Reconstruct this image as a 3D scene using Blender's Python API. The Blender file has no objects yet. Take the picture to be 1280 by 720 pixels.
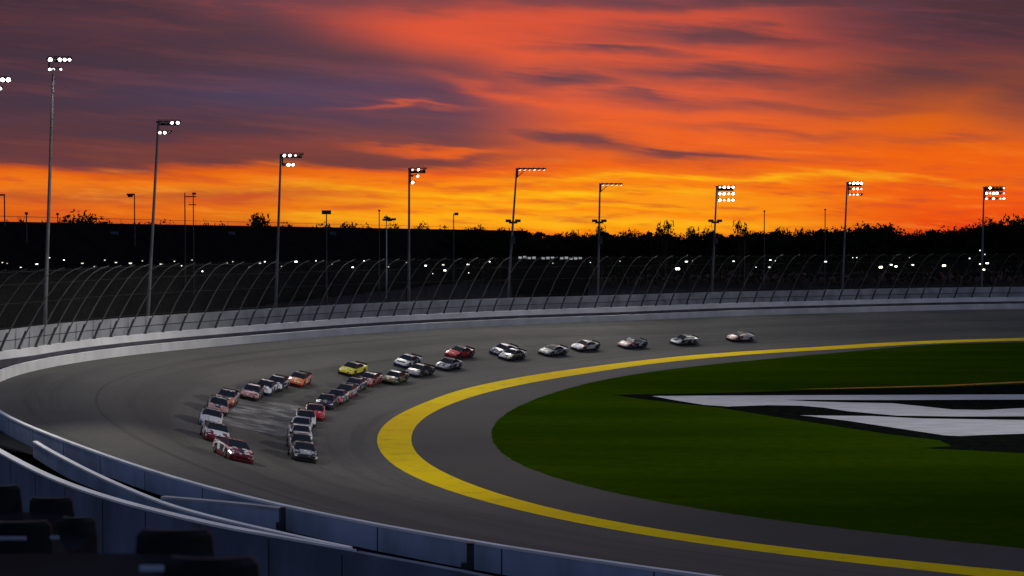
import bpy, bmesh, math, random
from mathutils import Vector, Matrix
random.seed(11)
sc = bpy.context.scene
COL = sc.collection
H_CAM, F_PX, Y_HOR, HB = 20.0, 2000.0, 295.0, 4.4   # camera height, focal length (px of a 1280 frame), horizon row, bank height
PITCH = math.atan((360 - Y_HOR) / F_PX)

# ------------------------------------------------------------------ basics
def lin(c):
    return tuple(((v/255)/12.92 if v/255 <= .04045 else ((v/255+.055)/1.055)**2.4) for v in c)

def tag(o, label=None, cat=None, group=None, kind=None):
    if label: o['label'] = label
    if cat: o['category'] = cat
    if group: o['group'] = group
    if kind: o['kind'] = kind
    return o

def empty(name, loc=(0, 0, 0), rz=0.0):
    o = bpy.data.objects.new(name, None); COL.objects.link(o)
    o.location = loc; o.rotation_euler = (0, 0, rz); o.empty_display_size = .3
    return o

def copy_tree(o, parent=None):
    c = o.copy(); COL.objects.link(c)
    if parent is not None: c.parent = parent
    for ch in o.children:
        copy_tree(ch, c)
    return c

class MB:
    """collects shapes, then links them as one mesh object"""
    def __init__(self): self.v = []; self.f = []; self.m = []; self.uv = None
    def add(self, vs, fs, mi=0):
        n = len(self.v); self.v += [tuple(p) for p in vs]
        for f in fs: self.f.append([i+n for i in f]); self.m.append(mi)
    def box(self, c, s, mi=0, rz=0.0, mat=None):
        hx, hy, hz = s[0]/2, s[1]/2, s[2]/2
        vs = [Vector((x*hx, y*hy, z*hz)) for x in (-1, 1) for y in (-1, 1) for z in (-1, 1)]
        R = mat if mat is not None else Matrix.Rotation(rz, 3, 'Z')
        vs = [R @ v + Vector(c) for v in vs]
        self.add(vs, [(0,1,3,2), (4,6,7,5), (0,4,5,1), (2,3,7,6), (0,2,6,4), (1,5,7,3)], mi)
    def tube(self, pts, radii, n=6, mi=0, cap=True):
        pts = [Vector(p) for p in pts]
        if not hasattr(radii, '__len__'): radii = [radii]*len(pts)
        rings = []
        for i, p in enumerate(pts):
            t = (pts[min(i+1, len(pts)-1)] - pts[max(i-1, 0)]).normalized()
            a = t.orthogonal().normalized() if abs(t.z) > .9 else Vector((0, 0, 1)).cross(t).normalized()
            b = t.cross(a)
            rings.append([p + (a*math.cos(2*math.pi*k/n) + b*math.sin(2*math.pi*k/n))*radii[i] for k in range(n)])
        vs = [q for r in rings for q in r]
        fs = []
        for i in range(len(pts)-1):
            for k in range(n):
                fs.append((i*n+k, i*n+(k+1) % n, (i+1)*n+(k+1) % n, (i+1)*n+k))
        if cap:
            fs.append(tuple(range(n-1, -1, -1))); fs.append(tuple((len(pts)-1)*n+k for k in range(n)))
        self.add(vs, fs, mi)
    def build(self, name, mats, parent=None, smooth=False):
        me = bpy.data.meshes.new(name)
        me.from_pydata(self.v, [], self.f); me.update()
        if not isinstance(mats, (list, tuple)): mats = [mats]
        for m in mats: me.materials.append(m)
        for p, mi in zip(me.polygons, self.m): p.material_index = mi; p.use_smooth = smooth
        o = bpy.data.objects.new(name, me); COL.objects.link(o)
        if parent is not None: o.parent = parent
        return o

# ------------------------------------------------------------------ node helper
class NT:
    def __init__(self, nt): self.nt = nt
    def n(self, t, **kw):
        nd = self.nt.nodes.new(t)
        for k, v in kw.items(): setattr(nd, k, v)
        return nd
    def link(self, a, b): self.nt.links.new(a, b)
    def put(self, v, sock):
        if isinstance(v, bpy.types.NodeSocket): self.link(v, sock)
        else: sock.default_value = v
    def m(self, op, a, b=None, c=None, clamp=False):
        nd = self.n('ShaderNodeMath', operation=op, use_clamp=clamp)
        self.put(a, nd.inputs[0])
        if b is not None: self.put(b, nd.inputs[1])
        if c is not None: self.put(c, nd.inputs[2])
        return nd.outputs[0]
    def mix(self, f, a, b):
        nd = self.n('ShaderNodeMix', data_type='RGBA')
        self.put(f, nd.inputs[0]); 
        for v, i in ((a, 6), (b, 7)):
            self.put(v if isinstance(v, bpy.types.NodeSocket) else (*v[:3], 1), nd.inputs[i])
        return nd.outputs[2]
    def noise(self, vec, scale=1.0, detail=3, rough=.5, dist=0.0):
        nd = self.n('ShaderNodeTexNoise'); self.link(vec, nd.inputs['Vector'])
        nd.inputs['Scale'].default_value = scale; nd.inputs['Detail'].default_value = detail
        nd.inputs['Roughness'].default_value = rough; nd.inputs['Distortion'].default_value = dist
        return nd.outputs['Fac']
    def comb(self, x, y, z=0.0):
        nd = self.n('ShaderNodeCombineXYZ'); self.put(x, nd.inputs[0]); self.put(y, nd.inputs[1]); self.put(z, nd.inputs[2])
        return nd.outputs[0]
    def ramp(self, f, stops, interp='LINEAR'):
        nd = self.n('ShaderNodeValToRGB'); self.put(f, nd.inputs[0])
        cr = nd.color_ramp; cr.interpolation = interp
        while len(cr.elements) < len(stops): cr.elements.new(.5)
        for e, (p, c) in zip(cr.elements, stops): e.position = p; e.color = (*c[:3], 1)
        return nd.outputs[0]
    def sstep(self, x, lo, hi):
        nd = self.n('ShaderNodeMapRange', interpolation_type='SMOOTHSTEP')
        self.put(x, nd.inputs[0]); nd.inputs[1].default_value = lo; nd.inputs[2].default_value = hi
        nd.inputs[3].default_value = 0; nd.inputs[4].default_value = 1
        return nd.outputs[0]

MATS = {}
def mat(name, col, rough=.7, spec=.3, var=0.0, vscale=1.0, metal=0.0, coord='Object', col2=None, stretch=(1, 1, 1), bump=0.0):
    """principled material whose colour drifts with noise"""
    if name in MATS: return MATS[name]
    m = bpy.data.materials.new(name); m.use_nodes = True
    t = NT(m.node_tree); b = m.node_tree.nodes['Principled BSDF']
    b.inputs['Roughness'].default_value = rough; b.inputs['Specular IOR Level'].default_value = spec; b.inputs['Metallic'].default_value = metal
    tc = t.n('ShaderNodeTexCoord').outputs[coord]
    mp = t.n('ShaderNodeMapping'); t.link(tc, mp.inputs[0]); mp.inputs['Scale'].default_value = stretch
    nz = t.noise(mp.outputs[0], vscale, 4, .6)
    c2 = col2 if col2 else tuple(v*(1-var) for v in col)
    c1 = col if col2 else tuple(min(1, v*(1+var)) for v in col)
    t.link(t.mix(t.sstep(nz, .35, .65), c1, c2), b.inputs['Base Color'])
    if bump:
        bn = t.n('ShaderNodeBump'); bn.inputs['Strength'].default_value = bump
        t.link(nz, bn.inputs['Height']); t.link(bn.outputs[0], b.inputs['Normal'])
    MATS[name] = m
    return m

def emit(name, col, s):
    if name in MATS: return MATS[name]
    m = bpy.data.materials.new(name); m.use_nodes = True
    b = m.node_tree.nodes['Principled BSDF']
    b.inputs['Base Color'].default_value = (.8, .8, .8, 1)
    b.inputs['Emission Color'].default_value = (*col, 1); b.inputs['Emission Strength'].default_value = s
    MATS[name] = m
    return m

# ------------------------------------------------------------------ camera
cam = bpy.data.cameras.new('camera'); co = bpy.data.objects.new('camera', cam); COL.objects.link(co)
cam.sensor_width = 36; cam.lens = 36*F_PX/1280; cam.clip_start = .1; cam.clip_end = 20000
co.location = (0, 0, H_CAM); co.rotation_euler = (math.pi/2 - PITCH, 0, 0)
cam.dof.use_dof = True; cam.dof.focus_distance = 190; cam.dof.aperture_fstop = 2.2
sc.camera = co

def ray(px, py):
    xc, yc = (px-640)/F_PX, -(py-360)/F_PX
    c, s = math.cos(PITCH), math.sin(PITCH)
    return Vector((xc, c + yc*s, -s + yc*c))
def at_z(px, py, z):
    d = ray(px, py); t = (z-H_CAM)/d.z
    return Vector((d.x*t, d.y*t, z))
def at_d(px, py, D):
    d = ray(px, py); t = D/d.y
    return Vector((d.x*t, D, H_CAM + d.z*t))

# ------------------------------------------------------------------ plan of the oval: radius from the centre of the turn, by angle
CX, CY, A0, A1 = 110.0, 200.0, -1.25, 1.75
R_YELLOW_OUT = [127.65, 128.18, 128.7, 129.23, 129.75, 130.28, 130.8, 131.33, 131.85, 132.37, 132.9, 133.42, 133.93, 134.45, 134.96, 135.49, 136.02, 136.53, 137.0, 137.39, 137.69, 137.87, 137.95, 137.94, 137.85, 137.69, 137.44, 137.11, 136.7, 136.21, 135.64, 135.0, 134.29, 133.54, 132.74, 131.91, 131.07, 130.2, 129.32, 128.42, 127.51, 126.57, 125.63, 124.67, 123.72, 122.77, 121.86, 120.99, 120.17, 119.42, 118.7, 118.01, 117.31, 116.6, 115.87, 115.12, 114.36, 113.62, 112.9, 112.22, 111.56, 110.92, 110.29, 109.68, 109.09, 108.55, 108.05, 107.59, 107.16, 106.77, 106.43, 106.14, 105.91, 105.71, 105.53, 105.36, 105.2, 105.03, 104.86, 104.7, 104.53, 104.35, 104.17, 103.99, 103.81, 103.66, 103.55, 103.5, 103.52, 103.61, 103.81, 104.11, 104.52, 104.99, 105.5, 106.02, 106.54, 107.06, 107.58, 108.09, 108.62, 109.14, 109.68, 110.22, 110.77, 111.32, 111.88, 112.43, 112.99, 113.54, 114.09, 114.63, 115.17, 115.71, 116.25, 116.79, 117.33, 117.87, 118.41, 118.95, 119.49]
R_YELLOW_IN = [123.88, 124.5, 125.11, 125.73, 126.35, 126.97, 127.59, 128.21, 128.83, 129.45, 130.07, 130.68, 131.29, 131.89, 132.49, 133.09, 133.69, 134.25, 134.75, 135.15, 135.42, 135.58, 135.62, 135.55, 135.37, 135.08, 134.69, 134.22, 133.7, 133.12, 132.49, 131.81, 131.06, 130.26, 129.4, 128.52, 127.61, 126.69, 125.76, 124.84, 123.91, 122.97, 122.03, 121.09, 120.13, 119.17, 118.22, 117.28, 116.36, 115.45, 114.55, 113.66, 112.78, 111.9, 111.02, 110.15, 109.29, 108.45, 107.64, 106.88, 106.16, 105.48, 104.84, 104.24, 103.7, 103.24, 102.85, 102.51, 102.19, 101.86, 101.53, 101.19, 100.86, 100.53, 100.24, 99.97, 99.74, 99.54, 99.35, 99.17, 99.0, 98.82, 98.65, 98.48, 98.3, 98.13, 97.97, 97.83, 97.72, 97.67, 97.71, 97.87, 98.16, 98.55, 99.03, 99.55, 100.08, 100.63, 101.17, 101.72, 102.27, 102.81, 103.36, 103.91, 104.45, 104.99, 105.51, 106.01, 106.46, 106.85, 107.18, 107.48, 107.74, 108.0, 108.25, 108.5, 108.75, 109.0, 109.25, 109.5, 109.75]
R_GRASS = [119.85, 120.22, 120.59, 120.96, 121.33, 121.7, 122.07, 122.44, 122.81, 123.18, 123.55, 123.91, 124.27, 124.61, 124.94, 125.28, 125.63, 126.0, 126.37, 126.71, 126.99, 127.18, 127.29, 127.31, 127.23, 127.05, 126.78, 126.41, 125.94, 125.36, 124.68, 123.91, 123.06, 122.16, 121.21, 120.25, 119.26, 118.27, 117.27, 116.27, 115.27, 114.27, 113.27, 112.29, 111.31, 110.36, 109.42, 108.51, 107.62, 106.76, 105.91, 105.09, 104.31, 103.58, 102.89, 102.23, 101.59, 100.95, 100.33, 99.7, 99.09, 98.49, 97.9, 97.33, 96.77, 96.22, 95.67, 95.14, 94.62, 94.14, 93.7, 93.29, 92.91, 92.55, 92.2, 91.86, 91.53, 91.25, 91.04, 90.91, 90.87, 90.9, 90.98, 91.08, 91.19, 91.31, 91.46, 91.66, 91.94, 92.35, 92.89, 93.52, 94.23, 94.96, 95.71, 96.46, 97.2, 97.92, 98.59, 99.18, 99.7, 100.13, 100.52, 100.88, 101.22, 101.56, 101.91, 102.26, 102.63, 103.02, 103.41, 103.82, 104.22, 104.63, 105.04, 105.45, 105.86, 106.26, 106.67, 107.08, 107.49]
R_OUTER = [162.62, 162.92, 163.22, 163.53, 163.83, 164.13, 164.43, 164.73, 165.03, 165.34, 165.64, 165.95, 166.25, 166.53, 166.79, 167.0, 167.16, 167.27, 167.32, 167.32, 167.27, 167.16, 167.0, 166.8, 166.59, 166.39, 166.24, 166.14, 166.11, 166.15, 166.25, 166.4, 166.57, 166.74, 166.89, 167.02, 167.13, 167.23, 167.32, 167.4, 167.46, 167.48, 167.45, 167.32, 167.07, 166.68, 166.17, 165.52, 164.74, 163.85, 162.84, 161.72, 160.5, 159.19, 157.81, 156.39, 154.97, 153.58, 152.26, 151.02, 149.88, 148.82, 147.82, 146.88, 145.95, 145.04, 144.11, 143.16, 142.16, 141.13, 140.09, 139.08, 138.12, 137.22, 136.35, 135.48, 134.59, 133.66, 132.71, 131.78, 130.92, 130.17, 129.6, 129.21, 128.99, 128.9, 128.9, 128.95, 129.02, 129.1, 129.19, 129.3, 129.42, 129.57, 129.77, 130.0, 130.27, 130.57, 130.91, 131.29, 131.75, 132.29, 132.93, 133.68, 134.51, 135.39, 136.31, 137.25, 138.18, 139.11, 140.02, 140.88, 141.68, 142.41, 143.05, 143.63, 144.16, 144.65, 145.12, 145.59, 146.05]

NA = len(R_OUTER)
def ringpt(R, i): 
    a = A0 + (A1-A0)*i/(NA-1)
    return Vector((CX - R[i]*math.cos(a), CY + R[i]*math.sin(a)))
_o = [ringpt(R_OUTER, i) for i in range(NA)]
T_NEAR = (_o[0]-_o[4]).normalized(); T_FAR = (_o[-1]-_o[-5]).normalized()
T_FAR = (T_FAR + Vector((1.2, .05))).normalized()
EXT = 14
def curve(R):
    """plan curve: straight run-in, the turn, straight run-out"""
    p = [ringpt(R, i) for i in range(NA)]
    return [p[0]+T_NEAR*22*k for k in range(EXT, 0, -1)] + p + [p[-1]+T_FAR*22*k for k in range(1, EXT+1)]
C_OUT, C_YO, C_YI, C_GR = curve(R_OUTER), curve(R_YELLOW_OUT), curve(R_YELLOW_IN), curve(R_GRASS)
NC = len(C_OUT)
def dense(P, k=6):
    out = []
    for i in range(len(P)-1):
        for j in range(k):
            f = j/k; p0, p1_, p2_, p3_ = P[max(i-1, 0)], P[i], P[i+1], P[min(i+2, len(P)-1)]
            out.append(.5*((2*p1_)+(p2_-p0)*f+(2*p0-5*p1_+4*p2_-p3_)*f*f+(3*p1_-p0-3*p2_+p3_)*f**3))
    return out+[P[-1]]
D_GR = [p + Vector((random.uniform(-.07, .07), random.uniform(-.07, .07))) for p in dense(C_GR)]
D_YO = dense(C_YO)
def idx(a): return EXT + int(round((a-A0)/(A1-A0)*(NA-1)))
def outn(i):
    t = (C_OUT[min(i+2, NC-1)] - C_OUT[max(i-2, 0)]).normalized()
    return Vector((-t.y, t.x))      # points away from the infield
NRM = [outn(i) for i in range(NC)]
if (NRM[EXT+60] - Vector((-1, 0))).length > 1: NRM = [-n for n in NRM]
def off(i, d, z): 
    p = C_OUT[i] + NRM[i]*d
    return Vector((p.x, p.y, z))
ARC = [0.0]
for i in range(1, NC): ARC.append(ARC[-1] + (C_OUT[i]-C_OUT[i-1]).length)
def arc_at(s):
    for i in range(1, NC):
        if ARC[i] >= s:
            f = (s-ARC[i-1])/(ARC[i]-ARC[i-1])
            p = C_OUT[i-1].lerp(C_OUT[i], f); n = NRM[i-1].lerp(NRM[i], f).normalized()
            return p, n
    return C_OUT[-1], NRM[-1]
def rad(R, a):
    u = (a-A0)/(A1-A0)*(NA-1); u = min(max(u, 0), NA-1.001); i = int(u); f = u-i
    return R[i]*(1-f)+R[i+1]*f
def bank(s, a):
    """height of the asphalt: the turn is banked hardest under the racing lanes"""
    if s <= 0: return 0.0
    u = min(max((s-.10)/.72, 0), 1); st = u*u*(3-2*u)
    def sm(x, lo, hi):
        v = min(max((x-lo)/(hi-lo), 0), 1); return v*v*(3-2*v)
    w = sm(a, -.85, -.35)*(1-.7*sm(a, .35, .9))
    return HB*(w*st + (1-w)*s**1.06)
def track_z(x, y):
    dx, dy = x-CX, y-CY
    a = math.atan2(dy, -dx); r = math.hypot(dx, dy); a = min(max(a, A0), A1)
    r0, r1 = rad(R_YELLOW_OUT, a), rad(R_OUTER, a)
    return bank(min(max((r-r0)/(r1-r0), 0), 1), a), a, (r-r0)/(r1-r0)
def on_track(px, py):
    d = ray(px, py); t = 60.0; o = Vector((0, 0, H_CAM))
    while t < 800:
        p = o + d*t
        if p.z - track_z(p.x, p.y)[0] < 0: break
        t += .4
    lo, hi = t-.4, t
    for _ in range(20):
        mid = (lo+hi)/2; p = o+d*mid
        if p.z - track_z(p.x, p.y)[0] < 0: hi = mid
        else: lo = mid
    return o + d*hi

def loft(rows, name, m, parent=None, uv=None, smooth=True, closed=False):
    """rows: list of equally long point lists"""
    n = len(rows[0]); vs = [p for r in rows for p in r]; fs = []
    for i in range(len(rows)-1):
        for k in range(n-1): fs.append((i*n+k, (i+1)*n+k, (i+1)*n+k+1, i*n+k+1))
        if closed: fs.append((i*n+n-1, (i+1)*n+n-1, (i+1)*n, i*n))
    if closed:
        fs.append(tuple(range(n))); fs.append(tuple(reversed([(len(rows)-1)*n+k for k in range(n)])))
    b = MB(); b.add(vs, fs); o = b.build(name, m, parent, smooth)
    if uv:
        at = o.data.uv_layers.new(name='lane')
        flat = [q for r in uv for q in r]
        for lp in o.data.loops: at.data[lp.index].uv = flat[lp.vertex_index]
    return o

# ------------------------------------------------------------------ materials of the setting
def asphalt(name, base, tint, lanes=True):
    m = bpy.data.materials.new(name); m.use_nodes = True
    t = NT(m.node_tree); b = m.node_tree.nodes['Principled BSDF']
    b.inputs['Roughness'].default_value = .85; b.inputs['Specular IOR Level'].default_value = .12
    tc = t.n('ShaderNodeTexCoord')
    big = t.noise(tc.outputs['Object'], .05, 4, .6)
    fine = t.noise(tc.outputs['Object'], 1.6, 5, .7)
    col = t.mix(t.sstep(big, .3, .7), base, tint)
    col = t.mix(t.m('MULTIPLY', t.sstep(fine, .35, .7), .45), col, tuple(v*.72 for v in base))
    if lanes:   # worn tyre grooves and paler unused strips that follow the lanes
        sp = t.n('ShaderNodeSeparateXYZ'); t.link(tc.outputs['UV'], sp.inputs[0])
        v = t.comb(t.m('MULTIPLY', sp.outputs[0], 16), t.m('MULTIPLY', sp.outputs[1], .012))
        st = t.noise(v, 1.0, 5, .65)
        col = t.mix(t.m('MULTIPLY', t.sstep(st, .46, .68), .6), col, tuple(x*.55 for x in base))
        st2 = t.noise(t.comb(t.m('MULTIPLY', sp.outputs[0], 60), t.m('MULTIPLY', sp.outputs[1], .03), 4.0), 1.0, 3, .6)
        col = t.mix(t.m('MULTIPLY', t.sstep(st2, .5, .75), .25), col, tuple(x*1.5 for x in base))
        # paving seams between the lanes and a broad dark racing groove
        for sv in (.22, .47, .73):
            col = t.mix(t.m('MULTIPLY', t.m('LESS_THAN', t.m('ABSOLUTE', t.m('SUBTRACT', sp.outputs[0], sv)), .0035), .5), col, tuple(x*.45 for x in base))
        g1 = t.m('POWER', 2.718, t.m('MULTIPLY', t.m('POWER', t.m('DIVIDE', t.m('SUBTRACT', sp.outputs[0], t.m('MULTIPLY_ADD', big, .3, .18)), .10), 2.0), -1))
        g2 = t.m('POWER', 2.718, t.m('MULTIPLY', t.m('POWER', t.m('DIVIDE', t.m('SUBTRACT', sp.outputs[0], t.m('MULTIPLY_ADD', big, .2, .52)), .06), 2.0), -1))
        col = t.mix(t.m('MULTIPLY', t.m('MAXIMUM', g1, g2), .38), col, tuple(x*.5 for x in base))
    t.link(col, b.inputs['Base Color'])
    bn = t.n('ShaderNodeBump'); bn.inputs['Strength'].default_value = .25; bn.inputs['Distance'].default_value = .02
    t.link(fine, bn.inputs['Height']); t.link(bn.outputs[0], b.inputs['Normal'])
    return m
M_TRACK = asphalt('track_asphalt', (.082, .080, .075), (.104, .100, .092))
M_APRON = asphalt('apron_asphalt', (.074, .070, .066), (.058, .055, .052), lanes=False)

def yellow_paint():
    m = bpy.data.materials.new('yellow_paint'); m.use_nodes = True
    t = NT(m.node_tree); b = m.node_tree.nodes['Principled BSDF']
    b.inputs['Roughness'].default_value = .8; b.inputs['Specular IOR Level'].default_value = .02
    tc = t.n('ShaderNodeTexCoord')
    n1 = t.noise(tc.outputs['Object'], .35, 5, .7); n2 = t.noise(tc.outputs['Object'], .04, 2)
    c = t.mix(t.sstep(n2, .35, .65), (.86, .61, .004), (.80, .52, .003))
    c = t.mix(t.m('MULTIPLY', t.sstep(n1, .50, .76), .5), c, (.30, .20, .04))
    t.link(c, b.inputs['Base Color'])
    return m
def turf():
    m = bpy.data.materials.new('turf'); m.use_nodes = True
    t = NT(m.node_tree); b = m.node_tree.nodes['Principled BSDF']
    b.inputs['Roughness'].default_value = .95; b.inputs['Specular IOR Level'].default_value = .0
    tc = t.n('ShaderNodeTexCoord'); P = tc.outputs['Object']
    mp = t.n('ShaderNodeMapping'); t.link(P, mp.inputs[0]); mp.inputs['Scale'].default_value = (.012, .09, 1)
    band = t.noise(mp.outputs[0], 1, 3, .6)
    n1 = t.noise(P, .7, 5, .7); n2 = t.noise(P, .03, 3)
    c = t.mix(t.sstep(band, .35, .65), (.018, .044, .0004), (.030, .062, .0005))
    c = t.mix(t.m('MULTIPLY', t.sstep(n2, .4, .7), .5), c, (.038, .056, .0006))
    c = t.mix(t.m('MULTIPLY', t.sstep(n1, .4, .7), .5), c, (.013, .034, .0003))
    t.link(c, b.inputs['Base Color'])
    return m
M_WHITE = mat('white_concrete', (.64, .64, .645), .7, .2, .10, .3, stretch=(1, 1, .6))
M_COPING = mat('white_coping', (.84, .84, .83), .6, .2, .10, .4)
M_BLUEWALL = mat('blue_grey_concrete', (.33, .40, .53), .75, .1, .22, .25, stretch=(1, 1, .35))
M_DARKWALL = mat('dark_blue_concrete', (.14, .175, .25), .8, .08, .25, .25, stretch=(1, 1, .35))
M_BAND = mat('violet_shade_band', (.085, .08, .10), .8, .1, .2, .4)
M_PANEL = mat('grey_panel', (.36, .37, .39), .75, .15, .16, .3, stretch=(1, 1, .5))
M_STEEL = mat('galvanised_steel', (.42, .43, .45), .45, .4, .15, 1.5, metal=.5)
M_POST = mat('weathered_steel', (.085, .087, .09), .55, .35, .2, 1.0, metal=.2)
M_POLE = mat('grey_pole_steel', (.13, .13, .135), .6, .25, .2, .6, metal=.2)
M_DARKSTEEL = mat('dark_steel', (.045, .048, .055), .5, .3, .2, 1.5, metal=.3)
M_BLACK = mat('black_rubber', (.012, .012, .013), .8, .1, .2, 2)
M_SEAT = mat('dark_seat_plastic', (.012, .016, .022), .6, .25, .25, 3)
M_STEP = mat('dark_step_concrete', (.012, .013, .018), .9, .05, .3, 1)
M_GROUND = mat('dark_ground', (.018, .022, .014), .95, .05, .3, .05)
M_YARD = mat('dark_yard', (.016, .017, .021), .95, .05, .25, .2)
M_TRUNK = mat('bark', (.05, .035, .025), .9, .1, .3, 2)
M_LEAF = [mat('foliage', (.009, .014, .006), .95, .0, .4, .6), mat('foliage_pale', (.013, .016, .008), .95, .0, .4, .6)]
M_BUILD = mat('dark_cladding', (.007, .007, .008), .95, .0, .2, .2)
M_BLUEPANEL = mat('dull_blue_panel', (.06, .07, .13), .6, .2, .2, .4)
M_LAMP = emit('lit_lens', (1, .97, .9), 14.0)
M_LAMP_DIM = emit('dim_lens', (1, .93, .8), 3.0)
M_CAMP = emit('campground_lens', (.95, 1, .9), 5.0)
M_CAMPY = emit('campground_warm_lens', (1, .95, .6), 7.0)
M_WIN = emit('lit_window', (.85, .9, .85), .28)

# ------------------------------------------------------------------ ground, track, apron, grass
g = MB(); S = 9000
g.add([(-S, -S, -.6), (S, -S, -.6), (S, S, -.6), (-S, S, -.6)], [(0, 1, 2, 3)])
tag(g.build('ground', M_GROUND), kind='structure')

NS = 20
rows, uv = [], []
for i in range(NC):
    r, u = [], []
    for k in range(NS+1):
        s = k/NS; p = C_YO[i].lerp(C_OUT[i], s)
        r.append(Vector((p.x, p.y, bank(s, A0+(A1-A0)*(i-EXT)/(NA-1))))); u.append((s, ARC[i]))
    rows.append(r); uv.append(u)
tag(loft(rows, 'track', M_TRACK, uv=uv), kind='structure')
tag(loft([[Vector((*D_GR[i], 0)), Vector((*D_YO[i], 0))] for i in range(len(D_GR))], 'apron', M_APRON), kind='structure')
tag(loft([[Vector((*C_YI[i], .006)), Vector((*(C_YO[i]), .006))] for i in range(NC)], 'yellow_line', yellow_paint()), kind='structure')

bm = bmesh.new()
vs = [bm.verts.new((*p, 0)) for p in D_GR]
bm.faces.new(vs); bmesh.ops.triangulate(bm, faces=bm.faces[:])
me = bpy.data.meshes.new('grass'); bm.to_mesh(me); bm.free(); me.materials.append(turf())
o = bpy.data.objects.new('grass', me); COL.objects.link(o); tag(o, kind='structure')

# painted emblem on the infield grass: black field with white waves
def flat(name, pix, z, m, parent=None):
    bm = bmesh.new(); bm.faces.new([bm.verts.new(at_z(x, y, z)) for x, y in pix])
    bmesh.ops.triangulate(bm, faces=bm.faces[:]); bm.normal_update()
    if sum(f.normal.z for f in bm.faces) < 0: bmesh.ops.reverse_faces(bm, faces=bm.faces[:])
    me = bpy.data.meshes.new(name); bm.to_mesh(me); bm.free(); me.materials.append(m)
    o = bpy.data.objects.new(name, me); COL.objects.link(o)
    if parent: o.parent = parent
    return o
M_PBLACK = mat('black_turf_paint', (.004, .0045, .007), .95, .0, .3, .9, col2=(.008, .012, .006))
M_PWHITE = mat('white_turf_paint', (.56, .56, .60), .9, .0, .10, .8, col2=(.44, .45, .46), stretch=(.3, 1, 1))
M_PORANGE = mat('orange_turf_paint', (.42, .16, .02), .9, .05, .15, .5)
em = empty('infield_emblem', at_z(1100, 510, 0)); tag(em, 'huge black and white wave emblem painted on the infield grass', 'painted emblem')
inv = em.location.copy()
def pf(name, pix, z, m):
    o = flat(name, pix, z, m); o.data.transform(Matrix.Translation(-inv)); o.parent = em; return o
pf('black_field', [(765, 493.4), (830, 492.4), (900, 491.2), (960, 489.6), (1000, 487.6), (1060, 486.6), (1180, 484), (1280, 480), (1420, 476),
                   (1420, 574), (1280, 566.5), (1215, 563), (1150, 560), (1190, 557.5), (1175, 550.5), (1160, 548.5), (1110, 542.5), (1060, 535), (1000, 525.5), (960, 519.5), (900, 509.5), (860, 505.5), (800, 498.5)], .006, M_PBLACK)
pf('white_wave', [(815, 495), (900, 494.4), (1000, 494), (1280, 493), (1420, 492), (1420, 500), (1280, 499.4), (1100, 500), (980, 499.6), (1010, 501.5), (1060, 503), (1115, 504), (1150, 507.5), (1190, 511.8),
                  (1230, 512.4), (1280, 510), (1420, 503), (1420, 523), (1280, 520.3), (1200, 520.6), (1120, 519.4), (1060, 514), (1030, 509.5), (1000, 507), (960, 506.4), (910, 508), (880, 506), (850, 501.3)], .012, M_PWHITE)
pf('white_wave', [(1000, 519), (1090, 520), (1150, 523), (1280, 525), (1420, 527), (1420, 538), (1280, 542), (1230, 543.6), (1200, 545), (1180, 544), (1140, 538), (1100, 532), (1060, 526), (1015, 520.5)], .012, M_PWHITE)
pf('orange_stripe', [(985, 486.6), (1060, 484.6), (1180, 481.2), (1280, 476.4), (1420, 470), (1420, 472.5), (1280, 478.2), (1180, 482.8), (1060, 485.6)], .012, M_PORANGE)

# pale streaks of light on the turn, painted as thin sheets on the asphalt
def streak(pix, z=.012):
    b = MB(); vs = []
    for x, y in pix:
        p = on_track(x, y); vs.append((p.x, p.y, p.z+z))
    return vs
# ------------------------------------------------------------------ far outer walls, catch fence
IA, IB = idx(-.355), NC-1
far = range(IA, IB+1)
I0 = idx(-.08); SDIR = Vector((-.27, -.963)).normalized(); SNRM = Vector((-.963, .27))
if SNRM.dot(NRM[I0]) < 0: SNRM = -SNRM
def fbase(i):
    if i >= I0: 
        k = min(1, (i-I0)/8); return C_OUT[i], NRM[i]*k + (SNRM*.3+NRM[i]*.7).normalized()*(1-k)
    return C_OUT[I0] + SDIR*(ARC[I0]-ARC[i])*1.0, SNRM.lerp(NRM[I0], max(0, 1-(I0-i)/6)*.7).normalized()
FB = [fbase(i) for i in range(NC)]
def foff(i, d, z):
    p = FB[i][0] + FB[i][1]*d
    return Vector((p.x, p.y, z))
def farc(s):
    for i in range(1, NC):
        if ARC[i] >= s:
            f = (s-ARC[i-1])/(ARC[i]-ARC[i-1])
            return FB[i-1][0].lerp(FB[i][0], f), FB[i-1][1].lerp(FB[i][1], f).normalized()
    return FB[-1]
def wall_ring(name, prof, m, rng, parent=None, smooth=False, off=off):
    """prof: closed section as (distance outwards, height)"""
    return loft([[off(i, d, z) for d, z in prof] for i in rng], name, m, parent, smooth=smooth, closed=True)
# the barrier runs all the way round the turn
sb = empty('barrier_wall', off(idx(.4), .3, HB)); tag(sb, 'long white soft barrier wall round the outside of the banked turn', 'barrier wall')
def under(o, par):
    o.parent = par; o.matrix_parent_inverse = Matrix.Translation(-par.location)
    return o
under(wall_ring('wall_face', [(0, HB-.3), (0, HB+1.12), (.55, HB+1.12), (.55, HB-.3)], M_WHITE, far), sb)
under(wall_ring('wall_face', [(0, HB-.3), (0, HB+1.02), (.25, HB+1.02), (.25, HB-1.3)], M_BLUEWALL, range(0, IA+1)), sb)
under(wall_ring('coping', [(-.03, HB+1.024), (-.03, HB+1.15), (.27, HB+1.15), (.27, HB+1.024)], M_COPING, range(0, IA+1)), sb)

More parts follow.
